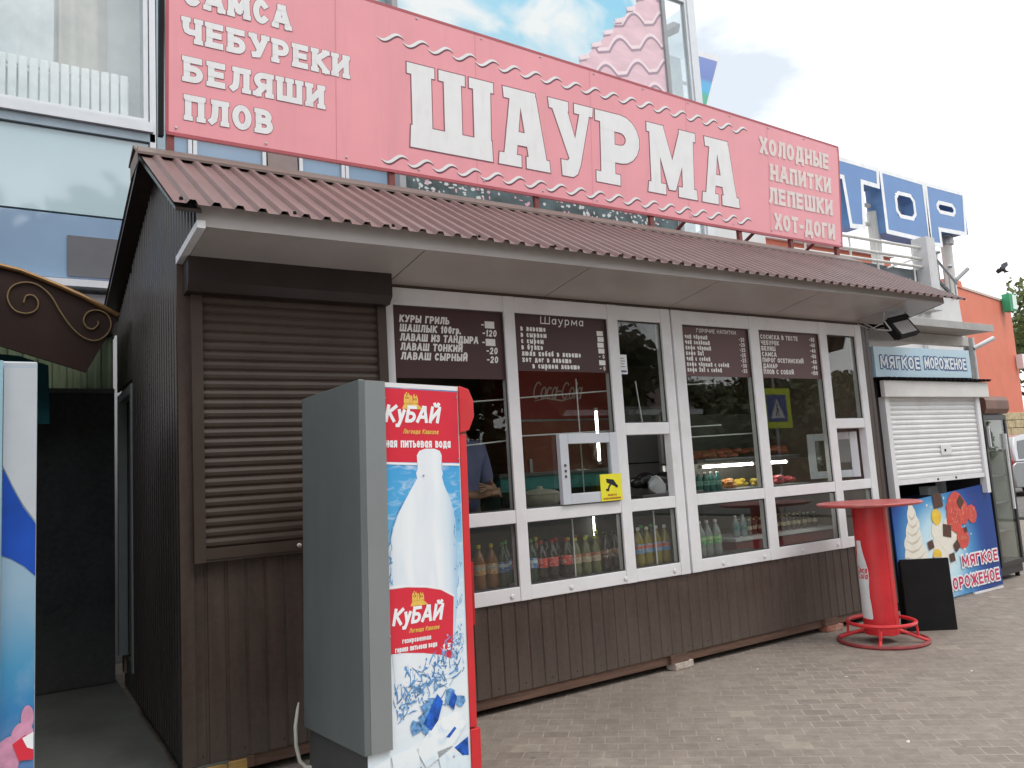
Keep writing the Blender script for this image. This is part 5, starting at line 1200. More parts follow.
B.part('curtain', MB().add([(x, 4.45 + .04 * math.sin(x * 18), z) for x in [-4.5 + .05 * i for i in range(82)] for z in (6.03, 8.6)], [(2 * i, 2 * i + 2, 2 * i + 3, 2 * i + 1) for i in range(81)]), mat('curtain_white', (.70, .72, .73), .9), smooth=True)
B.part('curtain', MB().add([(x, 4.5 + .03 * math.sin(x * 30), z) for x in [-.40 + .03 * i for i in range(16)] for z in (5.4, 8.6)], [(2 * i, 2 * i + 2, 2 * i + 3, 2 * i + 1) for i in range(15)]), mat('curtain_beige', (.55, .50, .43), .9), smooth=True)
# glazed corner bay at the right end
window(7.98, 8.62, 4.9, 9.22, CLEAR, .05)
B.part('bay_frame', MB().box(8.62, 8.78, BY - .06, BY + .10, 4.8, 10.2).box(7.98, 8.62, BY - .03, BY + .05, 9.23, 10.2), M_alu)
B.part('bay_brace', MB().tube([(8.03, 4.3, 8.55), (8.70, 4.3, 8.95)], .10, 4), M_grey)
B.part('bay_side', MB().box(8.70, 8.72, BY + .11, 7.0, 4.9, 9.2), CLEAR)
B.part('bay_back', MB().box(7.99, 8.68, 4.25, 4.28, 4.86, 8.35), mat('bay_pale_sheet', (.62, .72, .75), .6))  # pale sheet added behind the glass to brighten the bay
# radiator seen in the upper window
t = Thing('radiator', 'white ribbed radiator behind the upper window at the left', 'radiator', (-.9, 4.22, 5.47))
n = 0
for i in range(26):
    x = .19 - i * .0915
    t.part('rib', MB().box(x - .038, x + .038, 4.12, 4.24, 5.50, 6.02), mat('radiator_white', (.86, .86, .85), .4), bevel=.012)
t.part('pipe', MB().tube([(-2.2, 4.20, 5.56), (.24, 4.20, 5.56)], .02, 8).tube([(-2.2, 4.20, 5.96), (.24, 4.20, 5.96)], .02, 8), MATS['radiator_white'])

# billboard on the front of that building
t = Thing('billboard', 'large billboard of blue sky, pink roof tiles and blossom behind the red sign', 'billboard', (5.6, 3.9, 4.8))
bb = Fr((3.27, 3.84, 4.55)); BW, BH = 4.62, 5.2
pz = t.part('board', MB().prism(bb, [(0, 0), (BW, 0), (BW, BH), (0, BH)], -.10, 0), ramp_mat('billboard_sky', 2, [(0, (.30, .58, .72)), (.45, (.42, .68, .80)), (.7, (.28, .62, .80)), (1, (.10, .46, .74))], -.2, 5.0, .45, noise=.95, nscale=.75, nstretch=(1, 1, 1.5), ncol=(.80, .84, .84), nlo=.44, nhi=.60))
def bp_(x, z): return (x - 3.27, z - 4.55)
roofp = [bp_(6.10, 7.40), bp_(7.88, 9.25), bp_(7.88, 6.0), bp_(4.9, 6.0)]
t.part('tile_print', MB().prism(bb, roofp, .001, .003), mat('tile_pink', (.72, .50, .56), .5, var=.10, scale=2.5, stretch=(1, 1, 3)), parent=pz)
mb, ml = MB(), MB()
def vx(z): return 6.10 + (z - 7.40) * .962           # the verge of the printed roof
for j in range(9):
    L0 = []; M0 = []
    for i in range(60):
        x = 7.88 - i * .045; c = (x * 1.55 + j * .5) % 1.0
        z = 9.35 - j * .40 - (7.88 - x) * .30 + (.16 * math.sin(c * math.pi / .62) if c < .62 else -.03)
        if x > vx(z) - .04 and z > 6.05: L0.append(bp_(x, z)); M0.append(bp_(x, z + .05))
    if len(L0) > 2:
        mb.ribbon(bb, L0, .038, .0045 + j * .0001); ml.ribbon(bb, M0, .05, .0034 + j * .0001)
for j in range(10):
    z = 7.0 + j * .26
    ml.ribbon(bb, [bp_(vx(z) - .05, z + .02), bp_(min(7.87, vx(z) + .14), z + .10)], .06, .0052)
    mb.ribbon(bb, [bp_(vx(z) - .06, z - .03), bp_(min(7.87, vx(z) + .08), z + .02)], .02, .0056)
t.part('tile_edge', mb, flat('tile_dark', (.36, .26, .32)), parent=pz); t.part('tile_light', ml, flat('tile_light', (.82, .68, .72)), parent=pz)
t.part('foliage_print', MB().prism(bb, [(.02, .02), (BW - .02, .02), (BW - .02, 1.1), (.02, 1.2)], .005, .007), mat('foliage_ink', (.045, .075, .082), .5, var=.7, scale=4), parent=pz)
rnd = random.Random(9); b1, b2 = MB(), MB()
for i in range(640):
    cl = rnd.random(); x = rnd.uniform(.05, BW - .1); z = rnd.uniform(.45, 1.15)
    dens = .25 + .75 * (math.sin(x * 2.1 + 1) > -.2)
    if rnd.random() > dens: continue
    (b1 if rnd.random() < (.75 if 1.2 < x < 2.6 else .2) else b2).disc(bb, x, z, rnd.uniform(.010, .036), rnd.uniform(.010, .032), .0075 + .000004 * i, 7, wob=.3, rnd=rnd)
t.part('blossom_print', b1, flat('blossom_pink', (.58, .33, .39)), parent=pz); t.part('blossom_print', b2, flat('blossom_white', (.52, .55, .55)), parent=pz)
t.part('lettering', text(MB(), 'ЕЛЯ', bb, 3.98, 4.43, .17, width=.40, t=.16), P_white, parent=pz)
t.part('frame', MB().box(3.19, 3.265, 3.80, 3.96, 4.5, 9.8).box(7.892, 7.96, 3.80, 3.96, 4.5, 9.8), M_grey)

# small slanting banner beyond the glass bay
t = Thing('side_banner', 'small slanting blue and green banner sticking out beyond the glass bay', 'banner', (11.2, 6, 8.6))
sbf = Fr((0, 6, 0)); q = [(10.85, 8.55), (11.10, 8.55), (11.72, 10.02), (10.85, 9.97)]
b_ = t.part('board', MB().prism(sbf, q, -.06, 0), M_white)
t.part('print', MB().prism(sbf, [(10.86, 8.80), (11.15, 8.80), (11.62, 9.88), (10.86, 9.86)], .001, .003), ramp_mat('banner_ink', 2, [(0, (.10, .45, .28)), (.2, (.10, .45, .30)), (.32, (.10, .45, .75)), (.48, (.12, .42, .72)), (.56, (.16, .24, .55)), (1, (.20, .27, .58))], .2, 1.28, .5), parent=b_)
t.part('arm', MB().tube([(8.78, 6.02, 9.2), (10.9, 6.04, 9.2)], .04, 8), M_steel)

# ------------------------------------------------------------------ alley at the left
t = Thing('alley_gate', 'dark board gate closing the alley beside the kiosk', 'gate', (-.45, 2.80, .08))
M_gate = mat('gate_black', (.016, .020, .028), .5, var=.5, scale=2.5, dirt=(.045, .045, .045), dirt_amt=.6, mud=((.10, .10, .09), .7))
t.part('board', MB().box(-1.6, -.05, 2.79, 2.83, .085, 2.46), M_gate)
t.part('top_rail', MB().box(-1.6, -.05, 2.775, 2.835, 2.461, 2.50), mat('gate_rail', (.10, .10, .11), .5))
t = Thing('green_fence', 'faded green ribbed steel fence above the dark gate', 'fence', (-.3, 3.2, 0))
t.part('sheet', MB().corr(Fr((-2.2, 3.2, .08)), 2.18, 3.10, .11, .02, rib=.3), mat('fence_green', (.13, .17, .10), .5, var=.3, scale=4, stretch=(4, 4, .5)))
t.part('rail', MB().box(-2.2, -.02, 3.21, 3.25, 2.95, 3.0), M_grey)
t = Thing('teal_awning', 'teal fabric awning partly hidden under the brown arched canopy', 'awning', (-.8, 2.5, 2.2))
ta = Fr((-1.6, 2.45, 2.18)); wl = MB()
t.part('fabric', MB().prism(ta, [(0, 0), (1.06, 0), (1.05, .46), (.85, .53), (0, .60)], -.02, 0), mat('teal_fabric', (.02, .15, .19), .8, var=.2))
wl.ribbon(ta, [(.4 + .05 * i, .42 + .05 * math.sin(i * .7)) for i in range(12)], .010, .0015)
t.part('print', wl, flat('teal_print', (.01, .03, .04)))
# arched canopy with gilded scroll work
t = Thing('arched_canopy', 'dark brown arched canopy edged in gold with gilded scroll work', 'canopy', (-.87, 2.0, 2.5))
CY = 1.9
arc_ = [(-1.66, 2.93), (-1.36, 3.12), (-1.10, 3.225), (-.875, 3.248), (-.752, 3.222), (-.628, 3.176), (-.50, 3.125), (-.37, 3.067), (-.23, 2.995), (-.115, 2.930)]
cf_ = Fr((0, CY, 0))
body = arc_[::-1] + [(-1.45, 2.5), (-.869, 2.69), (-.33, 2.51)]
t.part('valance', MB().prism(cf_, body, -.03, 0), mat('canopy_brown', (.034, .016, .012), .65, var=.25, scale=3, spec=.3))
mb = MB(); A_ = [Vector((a, CY - .01, b + .02)) for a, b in arc_]
mb.tube(A_, .020, 8)
t.part('gold_edge', mb, mat('gilded_edge', (.20, .11, .04), .45, .5, var=.3), smooth=True)
mb = MB()
pv = [(x, y, z + .018) for x, z in arc_ for y in (CY, 2.7)] + [(x, y, z) for x, z in arc_ for y in (CY, 2.7)]
n = len(arc_); mb.add(pv, [(2 * i, 2 * i + 2, 2 * i + 3, 2 * i + 1) for i in range(n - 1)] + [(2 * n + 2 * i, 2 * n + 2 * i + 1, 2 * n + 2 * i + 3, 2 * n + 2 * i + 2) for i in range(n - 1)])
t.part('roof_sheet', mb, mat('canopy_sheet', (.06, .035, .028), .4))
ctrl = [(-0.728, 3.009), (-0.712, 3.06), (-0.666, 3.063), (-0.638, 3.015), (-0.654, 2.956), (-0.717, 2.93), (-0.789, 2.955), (-0.827, 3.039), (-0.801, 3.12), (-0.729, 3.158), (-0.645, 3.147), (-0.56, 3.071), (-0.494, 2.948), (-0.418, 2.833), (-0.34, 2.765), (-0.262, 2.75), (-0.194, 2.797), (-0.164, 2.876), (-0.187, 2.948), (-0.246, 2.981), (-0.314, 2.967), (-0.347, 2.905), (-0.329, 2.85), (-0.285, 2.837), (-0.251, 2.872), (-0.255, 2.903)]
path = []
for i in range(len(ctrl) - 1):
    P0, P1, P2, P3 = [Vector(ctrl[max(0, min(len(ctrl) - 1, i + k))]) for k in (-1, 0, 1, 2)]
    for k in range(5):
        q = k / 5; path.append(tuple(.5 * ((2 * P1) + (P2 - P0) * q + (2 * P0 - 5 * P1 + 4 * P2 - P3) * q * q + (3 * P1 - P0 - 3 * P2 + P3) * q ** 3)))
t.part('scroll', MB().tube([(a, CY - .012, b) for a, b in path], .0055, 6), mat('gold_scroll', (.32, .22, .11), .45, .4), smooth=True)
for x in (-1.5,): t.part('post', MB().box(x - .03, x + .03, CY + .02, CY + .08, .075, 2.6), M_grey)

# unseen stall added to block light and darken the alley
t = Thing('shade_stall', 'unseen dark stall added left of the alley to shade it', 'stall', (-2.4, 1, 0))
t.part('wall', MB().box(-4.5, -1.60, -.55, 3.6, .0, 3.3), mat('shade_stall_wall', (.05, .04, .038), .6))
t.part('roof', MB().prism(Fr((-4.6, 0, 0), Y, Z), [(-.8, 3.30), (3.7, 3.30), (3.7, 3.5), (-.8, 3.42)], 0, 3.1), M_ridge)
# fridge with a sticker at the far left
t = Thing('sticker_fridge', 'white fridge with a blue swoosh sticker cut off by the left picture edge', 'fridge', (-1.05, -1.22, 0))
M_wf = mat('fridge_white', (.42, .46, .50), .35, var=.06, scale=3)
t.part('cabinet', MB().box(-1.42, -.722, -1.205, -.60, .05, 2.10), M_wf, bevel=.006)
t.part('edge_strip', MB().box(-1.42, -.832, -1.235, -1.206, .07, 2.098), mat('edge_blue', (.26, .42, .50), .4))
sfz = Fr((0, -1.2065, 0))
st_ = t.part('sticker', MB().prism(sfz, [(-.829, .06), (-.724, .06), (-.724, 2.08), (-.829, 2.08)], 0, .001), ramp_mat('sticker_ink', 2, [(0, (.004, .05, .33)), (.24, (.004, .055, .34)), (.34, (.015, .15, .42)), (.48, (.06, .27, .47)), (.62, (.26, .40, .52)), (1, (.36, .46, .56))], -.0 + .05, 2.0, .3, noise=.4, nscale=4, ncol=(.34, .45, .56)))
t.part('swoosh', MB().prism(sfz, [(-.829, 1.70), (-.80, 1.63), (-.765, 1.555), (-.724, 1.49), (-.724, 1.30), (-.76, 1.34), (-.80, 1.37), (-.829, 1.385)], .002, .003), mat('swoosh_blue', (.012, .07, .40), .3, var=.15), parent=st_)
t.part('swoosh', MB().prism(sfz, [(-.829, 2.075), (-.724, 2.075), (-.724, 1.50), (-.765, 1.565), (-.80, 1.64), (-.829, 1.71)], .0032, .004), mat('sticker_white', (.46, .50, .54), .35, var=.04), parent=st_)
mb = MB()
for a, b, r_ in ((-.745, .80, .045), (-.76, .74, .05), (-.79, .70, .05), (-.735, .70, .04), (-.80, .65, .03)): mb.disc(sfz, a, b, min(r_, -.725 - a), r_, .004 + random.random() * .002, 16)
t.part('pink_print', mb, mat('print_pink', (.60, .28, .42), .35, var=.2, scale=20), parent=st_)
mb = MB().prism(sfz, [(-.79, .72), (-.75, .745), (-.726, .70), (-.726, .655), (-.77, .66)], .0065, .007); t.part('red_print', mb, P_red, parent=st_)
t.part('white_print', MB().prism(sfz, [(-.76, .735), (-.726, .75), (-.726, .69), (-.745, .70)], .0075, .008), P_white, parent=st_)

# ------------------------------------------------------------------ stairs house and rooftop letters at the right
t = Thing('stair_house', 'pale stair house with slate sign and outside stairs behind the ice cream kiosk', 'building', (15, 4.3, 0))
M_pw = mat('stair_white', (.66, .66, .66), .6, var=.06, scale=2)
t.part('wall', MB().box(10.6, 15.2, 4.4, 9, 0, 5.0), M_pw)
t.part('stair_side', MB().prism(Fr((0, 4.3, 0)), [(15.21, 0), (17.0, 0), (16.60, 4.83), (15.72, 5.30), (15.21, 5.36)], -1.2, 0), M_pw)
t.part('stair_edge', MB().prism(Fr((0, 4.29, 0)), [(15.45, 5.40), (15.45, 5.33), (16.42, 4.76), (16.46, 4.83)], -1.2, .02), mat('edge_dark', (.10, .105, .11), .5))
sg_ = t.part('sign_board', MB().box(12.4, 15.18, 4.32, 4.39, 4.60, 5.29), mat('slate_board', (.13, .155, .175), .5, var=.08), label='slate grey sign board')
t.part('lettering', text(text(MB(), 'ФО', Fr((0, 4.319, 0)), 13.15, 5.02, .22, width=.45, t=.17), 'ЮНИ', Fr((0, 4.319, 0)), 14.15, 4.88, .22, width=.75, t=.17), flat('slate_text', (.40, .46, .48)), parent=sg_)
t.part('white_box', MB().box(8.9, 10.2, 4.1, 5, 4.6, 5.42), M_pw)
t = Thing('railing', 'pale pipe railing on the landing of the stair house', 'railing', (13.9, 4.2, 5.1))
M_rail = mat('rail_paint', (.60, .59, .56), .5, var=.08)
mb = MB()
for z in (5.72, 5.48, 5.31): mb.tube([(11.0, 4.2, z - .02), (15.3, 4.2, z + .02)], .032, 8)
t.part('rail', mb, M_rail, smooth=True)
for x in (11.4, 12.75, 13.6, 14.85): t.part('baluster', MB().tube([(x, 4.2, 5.0), (x, 4.2, 5.72)], .02, 8), M_rail, smooth=True)
t.part('diagonal', MB().tube([(13.9, 4.2, 5.20), (14.85, 4.2, 5.46)], .02, 8), M_rail, smooth=True)
t.part('newel_post', MB().box(15.15, 15.47, 4.05, 4.37, 4.4, 5.95), mat('post_grey', (.55, .55, .56), .5))
t = Thing('stair_railing', 'dark stair railing sloping down from the landing', 'railing', (15.9, 4.2, 5.0))
mb = MB().tube([(15.45, 4.2, 5.74), (16.42, 4.2, 5.08)], .028, 8); t.part('rail', mb, M_grey, smooth=True)
for i in range(5):
    x = 15.58 + .19 * i; z = 5.74 - (x - 15.45) * .68
    t.part('baluster', MB().tube([(x, 4.2, z - .42), (x, 4.2, z)], .014, 6), M_grey)
for x in (15.75, 16.15):
    z = 5.74 - (x - 15.45) * .68
    t.part('lamp_head', MB().tube([(x, 4.2, z), (x + .02, 4.2, z + .14)], .02, 6).ball((x + .03, 4.18, z + .17), .055, 8, 6, (1.4, 1, .7)), M_steel)
t = Thing('rooftop_letters', 'blue channel letters with white edges on a pipe frame above the roofs', 'sign', (16, 5, 5.4))
lf2 = Fr((0, 5.0, 0))
M_lb = mat('letter_blue', (.10, .23, .50), .4, var=.08, scale=1.5); M_lw = mat('letter_rim', (.80, .82, .84), .4)
M_ls = mat('letter_side', (.12, .24, .46), .5)
def letter(outer, holes=()):
    def rimmed(pts, w, o):
        mb = MB(); mb.ribbon(lf2, pts, w, o, True); return mb
    mb = MB(); D_ = -.42
    n = len(outer)
    p = [lf2(a, b, c) for c in (D_, 0) for a, b in outer]
    mb.add(p, [(i, (i + 1) % n, n + (i + 1) % n, n + i) for i in range(n)])
    for h in holes:
        m = len(h); p = [lf2(a, b, c) for c in (D_, 0) for a, b in h]
        mb.add(p, [((i + 1) % m, i, m + i, m + (i + 1) % m) for i in range(m)])
    ft = MB()
    if not holes: ft.prism(lf2, outer, -.02, 0)
    else:
        h = holes[0]; xa, xb = min(q[0] for q in h), max(q[0] for q in h); za, zb = min(q[1] for q in h), max(q[1] for q in h)
        oa, ob = min(q[0] for q in outer), max(q[0] for q in outer); oz0, oz1 = min(q[1] for q in outer), max(q[1] for q in outer)
        ft.obox(lf2, oa, xa, oz0, oz1, -.02, 0)
        if letter.kind == 'Р':
            st_x, bowl_z = 17.52, 6.68
            ft.v, ft.f = [], []
            ft.obox(lf2, oa, xa, oz0, oz1, -.02, 0).obox(lf2, xa, xb, zb, oz1, -.02, 0).obox(lf2, xa, xb, bowl_z, za, -.02, 0).obox(lf2, xb, ob, bowl_z, oz1, -.02, 0)
        else:
            ft.obox(lf2, xa, xb, zb, oz1, -.02, 0).obox(lf2, xa, xb, oz0, za, -.02, 0).obox(lf2, xb, ob, oz0, oz1, -.02, 0)
    o = t.part('letter', ft, M_lb)
    t.part('return', mb, M_ls, parent=o)
    rm_ = MB(); rm_.ribbon(lf2, outer, .10, .003, True)
    for h in holes: rm_.ribbon(lf2, h, .09, .003, True)
    t.part('rim', rm_, M_lw, parent=o)
letter.kind = 'Т'; letter([(13.05, 7.80), (15.29, 7.75), (15.25, 7.36), (14.66, 7.38), (14.55, 6.36), (14.10, 6.33), (14.0, 7.38), (13.05, 7.40)])
def rounded(x0, x1, z0, z1, r=.12): return [(x0 + r, z1), (x1 - r, z1), (x1, z1 - r), (x1, z0 + r), (x1 - r, z0), (x0 + r, z0), (x0, z0 + r), (x0, z1 - r)]
letter.kind = 'О'; letter([(15.40, 7.75), (17.06, 7.71), (17.06, 6.32), (15.40, 6.36)], [rounded(15.87, 16.58, 6.78, 7.32)])
letter.kind = 'Р'; letter([(17.16, 7.71), (18.79, 7.70), (18.67, 6.68), (17.52, 6.66), (17.52, 6.28), (17.10, 6.26)], [rounded(17.56, 18.29, 7.10, 7.33, .08)])
t.part('letter', MB().obox(lf2, 13.35, 13.95, 6.42, 7.30, -.34, -.30), M_ls)
t.part('frame_pipe', MB().tube([(12.8, 5.35, 7.05), (18.7, 5.35, 7.05)], .05, 8).tube([(12.8, 5.35, 6.62), (18.7, 5.35, 6.60)], .05, 8), M_rail, smooth=True)
for x, r in ((15.42, .12), (18.33, .12)): t.part('post', MB().tube([(x, 5.32, 0), (x, 5.32, 6.9)], r, 12), M_rail, smooth=True)
t.part('lamp_arm', MB().tube([(18.33, 5.2, 5.55), (18.75, 5.1, 5.85)], .05, 8), M_grey)
t.part('collar', MB().lathe([(.17, 6.45), (.17, 6.6)], (18.33, 5.32, 0), 12), M_steel)

# orange buildings
M_or = mat('orange_render', (.62, .165, .095), .7, var=.06, scale=.8, dirt=(.55, .20, .11), dirt_amt=.4)
t = Thing('orange_building', 'large plain orange rendered building with a green sign at its corner', 'building', (36, 13, 0))
t.part('wall', MB().prism(Fr((0, 0, 0), X, Y), [(32.86, 12.96), (40.9, 14.4), (38.5, 30), (30.5, 28.5)], 0, 8.45), M_or)
t.part('parapet', MB().prism(Fr((0, 0, 0), X, Y), [(32.80, 12.90), (34.2, 13.15), (33.6, 14.2), (32.5, 14)], 8.45, 8.75), M_or)
t.part('cornice', MB().prism(Fr((0, 0, 0), X, Y), [(33.9, 13.10), (40.95, 14.36), (40.9, 14.5), (33.9, 13.3)], 8.452, 8.56), mat('cornice_pale', (.52, .40, .35), .6))
o = t.part('corner_sign', MB().box(39.42, 39.98, 13.7, 14.05, 7.90, 8.75), mat('sign_green', (.03, .30, .14), .5), label='green and white box sign'); t.part('face', MB().box(39.62, 39.99, 13.66, 13.695, 7.98, 8.68), mat('sign_face_pale', (.60, .74, .64), .5), parent=o)
t.part('vent', MB().box(40.55, 40.8, 14.0, 14.3, 5.2, 5.9), M_white)
t = Thing('orange_annex', 'low orange block seen under the pale pipe railing', 'building', (19, 8, 0))
t.part('wall', MB().box(14.5, 20.4, 8.0, 14, 0, 7.05), M_or); t.part('coping', MB().box(14.4, 20.45, 7.9, 14.1, 7.051, 7.14), M_white)
# stone wall, car
t = Thing('stone_wall', 'yellowish coursed stone wall in front of the orange building', 'wall', (34, 11.6, 0))
M_st = mat('yellow_stone', (.46, .37, .22), .85, var=.35, scale=5, bump=.4, bscale=20)
mb = MB(); rnd = random.Random(2)
for j in range(9):
    x = 29.5 + (j % 2) * .3
    while x < 40:
        w = rnd.uniform(.5, .9); mb.box(x + .012, x + w, 11.0 + rnd.uniform(0, .04), 11.4, .05 + j * .31, .05 + j * .31 + .29); x += w
t.part('masonry', mb, M_st, bevel=.02); t.part('mortar', MB().box(29.5, 40, 11.06, 11.38, 0, 2.8), M_concrete)

def car(label, loc, rz, paint):
    t = Thing('parked_car', label, 'car', loc, (0, 0, rz), local=True)
    # side profile of the lower body, then the cabin, lofted across the width with tumblehome
    low = [(-2.15, .28), (-2.2, .55), (-2.17, .95), (-2.02, 1.03), (.95, 1.05), (1.95, .92), (2.18, .75), (2.2, .42), (2.12, .26), (1.72, .24), (1.70, .40), (1.60, .56), (1.36, .66), (1.12, .56), (1.02, .40), (1.0, .24), (-1.0, .24), (-1.02, .40), (-1.12, .56), (-1.36, .66), (-1.60, .56), (-1.70, .40), (-1.72, .26)]
    def loft(pts, ws):
        n = len(pts); p = []
        for k, f in ws: p += [(a, f(a, b) * k, b) for a, b in pts]
        fs = []
        for j in range(len(ws) - 1): fs += [(j * n + i, j * n + (i + 1) % n, (j + 1) * n + (i + 1) % n, (j + 1) * n + i) for i in range(n)]
        return MB().add(p, fs + [tuple(range(n))[::-1], tuple(range((len(ws) - 1) * n, len(ws) * n))])
    bw = lambda a, b: .88 - .04 * max(0, (b - .6)) - .05 * max(0, abs(a) - 1.6)
    t.part('body', loft(low, [(-1, bw), (1, bw)]), paint, bevel=.03, smooth=True, auto=35)
    cab = [(-2.05, 1.032), (-1.95, 1.42), (-1.72, 1.78), (-1.2, 1.86), (.15, 1.84), (.45, 1.74), (1.15, 1.06)]
    cw = lambda a, b: .845 - .24 * (b - 1.03)
    rf = t.part('cabin', loft(cab, [(-1, cw), (1, cw)]), paint, bevel=.03, smooth=True, auto=35)
    gl = mat('car_glass', (.03, .035, .04), .08, spec=.8)
    for s in (-1, 1):
        for pts in ([(-1.85, 1.12), (-1.72, 1.48), (-1.62, 1.66), (-1.18, 1.70), (-1.15, 1.12)], [(-1.05, 1.12), (-1.05, 1.70), (-.22, 1.71), (-.20, 1.12)], [(-.10, 1.12), (-.12, 1.70), (.22, 1.66), (.75, 1.12)]):
            q = [Vector((a, s * (cw(a, b) + .008), b)) for a, b in pts]; t.part('window', MB().poly(q if s < 0 else q[::-1]), gl, parent=rf)
        t.part('mirror', MB().ball((.72, s * .98, 1.10), .11, 10, 6, (.7, 1, .8)), M_black, smooth=True)
        t.part('sill', MB().box(-.98, .98, s * .86 - .03, s * .86 + .03, .24, .34), M_black)
        t.part('door_handle', MB().box(-.62, -.45, s * .885 - .012, s * .885 + .012, .92, .95).box(.30, .47, s * .885 - .012, s * .885 + .012, .92, .95), M_black)
    t.part('windscreen', MB().poly([(.50, -.64, 1.70), (.50, .64, 1.70), (1.10, .76, 1.12), (1.10, -.76, 1.12)][::-1]), gl, parent=rf)
    for s in (-1, 1):
        t.part('headlight', MB().ball((2.10, s * .68, .74), .13, 10, 6, (.7, 1.2, .8)), mat('lamp_clear', (.6, .62, .64), .2), smooth=True)
        t.part('tail_light', MB().ball((-2.12, s * .76, 1.0), .12, 10, 6, (.6, .6, 1.3)), mat('lamp_red', (.35, .02, .02), .3), smooth=True)
    for x in (-1.36, 1.36):
        for s in (-1, 1):
            q = MB().lathe([(.20, -.09), (.31, -.10), (.33, -.06), (.33, .06), (.31, .10), (.20, .09)], n=24)
            q.v = [(a + x, c + s * .78, b + .33) for a, b, c in q.v]; w_ = t.part('wheel', q, mat('tyre', (.02, .02, .02), .8), smooth=True)
            q = MB().lathe([(.02, -.03), (.18, -.05), (.205, -.09), (.205, .09), (.18, .05), (.02, .03)], n=20)
            q.v = [(a + x, c + s * .79, b + .33) for a, b, c in q.v]; t.part('rim', q, mat('alloy', (.45, .46, .47), .35, .8), parent=w_, smooth=True)
    return t
car('silver parked estate car cut off by the right picture edge', (26.75, 8.0, .006), R(-6), mat('silver_paint', (.42, .43, .44), .3, .5, var=.04, coat=.6))

# bird
t = Thing('bird', 'small dark pigeon flying in the pale sky at the right', 'bird', (20.35, 5.05, 5.97), (R(0), R(-8), R(190)), local=True)
q = MB().lathe([(.004, -.17), (.03, -.12), (.052, -.04), (.055, .02), (.04, .09), (.026, .12), (.03, .15), (.022, .175), (.006, .20)], n=12)
q.v = [(c, a, b) for a, b, c in q.v]
M_bird = mat('pigeon_grey', (.06, .065, .075), .7, var=.3, scale=20)
t.part('body', q, M_bird, smooth=True)
for s in (-1, 1):
    t.part('wing', MB().add([(.07, s * .02, .02), (.06, s * .10, .03), (-.02, s * .17, .0), (-.12, s * .15, -.04), (-.10, s * .08, -.01), (-.06, s * .02, .01)] + [(.07, s * .02, -.01), (.06, s * .10, .0), (-.02, s * .17, -.02), (-.12, s * .15, -.055), (-.10, s * .08, -.035), (-.06, s * .02, -.02)],
        [(0, 1, 2, 3, 4, 5), (11, 10, 9, 8, 7, 6)] + [(i, i + 6, (i + 1) % 6 + 6, (i + 1) % 6) for i in range(6)]), M_bird)
t.part('tail', MB().add([(-.14, -.03, 0), (-.14, .03, 0), (-.27, .06, -.01), (-.27, -.06, -.01), (-.14, -.03, .01), (-.14, .03, .01), (-.27, .06, -.002), (-.27, -.06, -.002)], [(3, 2, 1, 0), (4, 5, 6, 7), (0, 1, 5, 4), (1, 2, 6, 5), (2, 3, 7, 6), (3, 0, 4, 7)]), M_bird)
t.part('beak', MB().lathe([(.008, 0), (.001, .03)], n=6), mat('beak_dark', (.1, .08, .06), .5))
t.o.children[-1].location = (.20, 0, 0); t.o.children[-1].rotation_euler = (0, R(90), 0)

# ------------------------------------------------------------------ trees
def tree(label, loc, h, rad, seed, cols, leaves=5200, leaf=.16, group=None):
    rnd = random.Random(seed)
    t = Thing('tree', label, 'tree', loc, (0, 0, rnd.uniform(0, 6)), group=group, local=True)
    tr = MB(); tr.tube([(0, 0, -.1), (.05, .03, h * .25), (-.06, .05, h * .5), (.04, -.03, h * .8)], [h * .03, h * .023, h * .015, h * .005], 8)
    tips = []
    for i in range(11):
        z = h * rnd.uniform(.28, .7); a = rnd.uniform(0, 6.28); L = rad * rnd.uniform(.55, .95)
        e = Vector((L * math.cos(a), L * math.sin(a), z + L * rnd.uniform(.3, .8))); m_ = Vector((e.x * .5, e.y * .5, z + (e.z - z) * .35))
        tr.tube([(0, 0, z), m_, e], [h * .012, h * .008, h * .003], 6); tips += [e, (m_ + e) / 2]
    tips += [Vector((0, 0, h * .88)), Vector((.2, -.2, h * .75)), Vector((-.3, .2, h * .66))]
    t.part('trunk', tr, mat('bark', (.09, .07, .055), .9, var=.3, scale=10, bump=.3), smooth=True)
    parts = [MB() for _ in cols]
    for i in range(leaves):
        c = rnd.choice(tips); r_ = rad * rnd.uniform(.22, .42)
        d = Vector((rnd.gauss(0, 1), rnd.gauss(0, 1), rnd.gauss(0, .8)))
        p = c + d.normalized() * r_ * rnd.random() ** .4
        u = Vector((rnd.gauss(0, 1), rnd.gauss(0, 1), rnd.gauss(0, 1))).normalized(); v = u.orthogonal().normalized(); s = leaf * rnd.uniform(.6, 1.3)
        parts[rnd.randrange(len(cols))].add([p - u * s, p + v * s * .5, p + u * s, p - v * s * .5], [(0, 1, 2, 3)])
    cr = t.part('crown', parts[0], cols[0])
    for q, m in zip(parts[1:], cols[1:]): t.part('foliage', q, m, parent=cr)
    return t
LV = [mat('leaf_%d' % i, c, .6, var=.3, scale=1.2) for i, c in enumerate(((.085, .125, .05), (.11, .15, .06), (.065, .10, .045)))]
LL = [mat('leaf_light_%d' % i, c, .6, var=.3, scale=1.2) for i, c in enumerate(((.11, .15, .045), (.14, .17, .06)))]
tree('light green leafy tree at the right picture edge beyond the orange building', (54.5, 19.5, 0), 12.5, 4.2, 4, LL, 6000, .22)

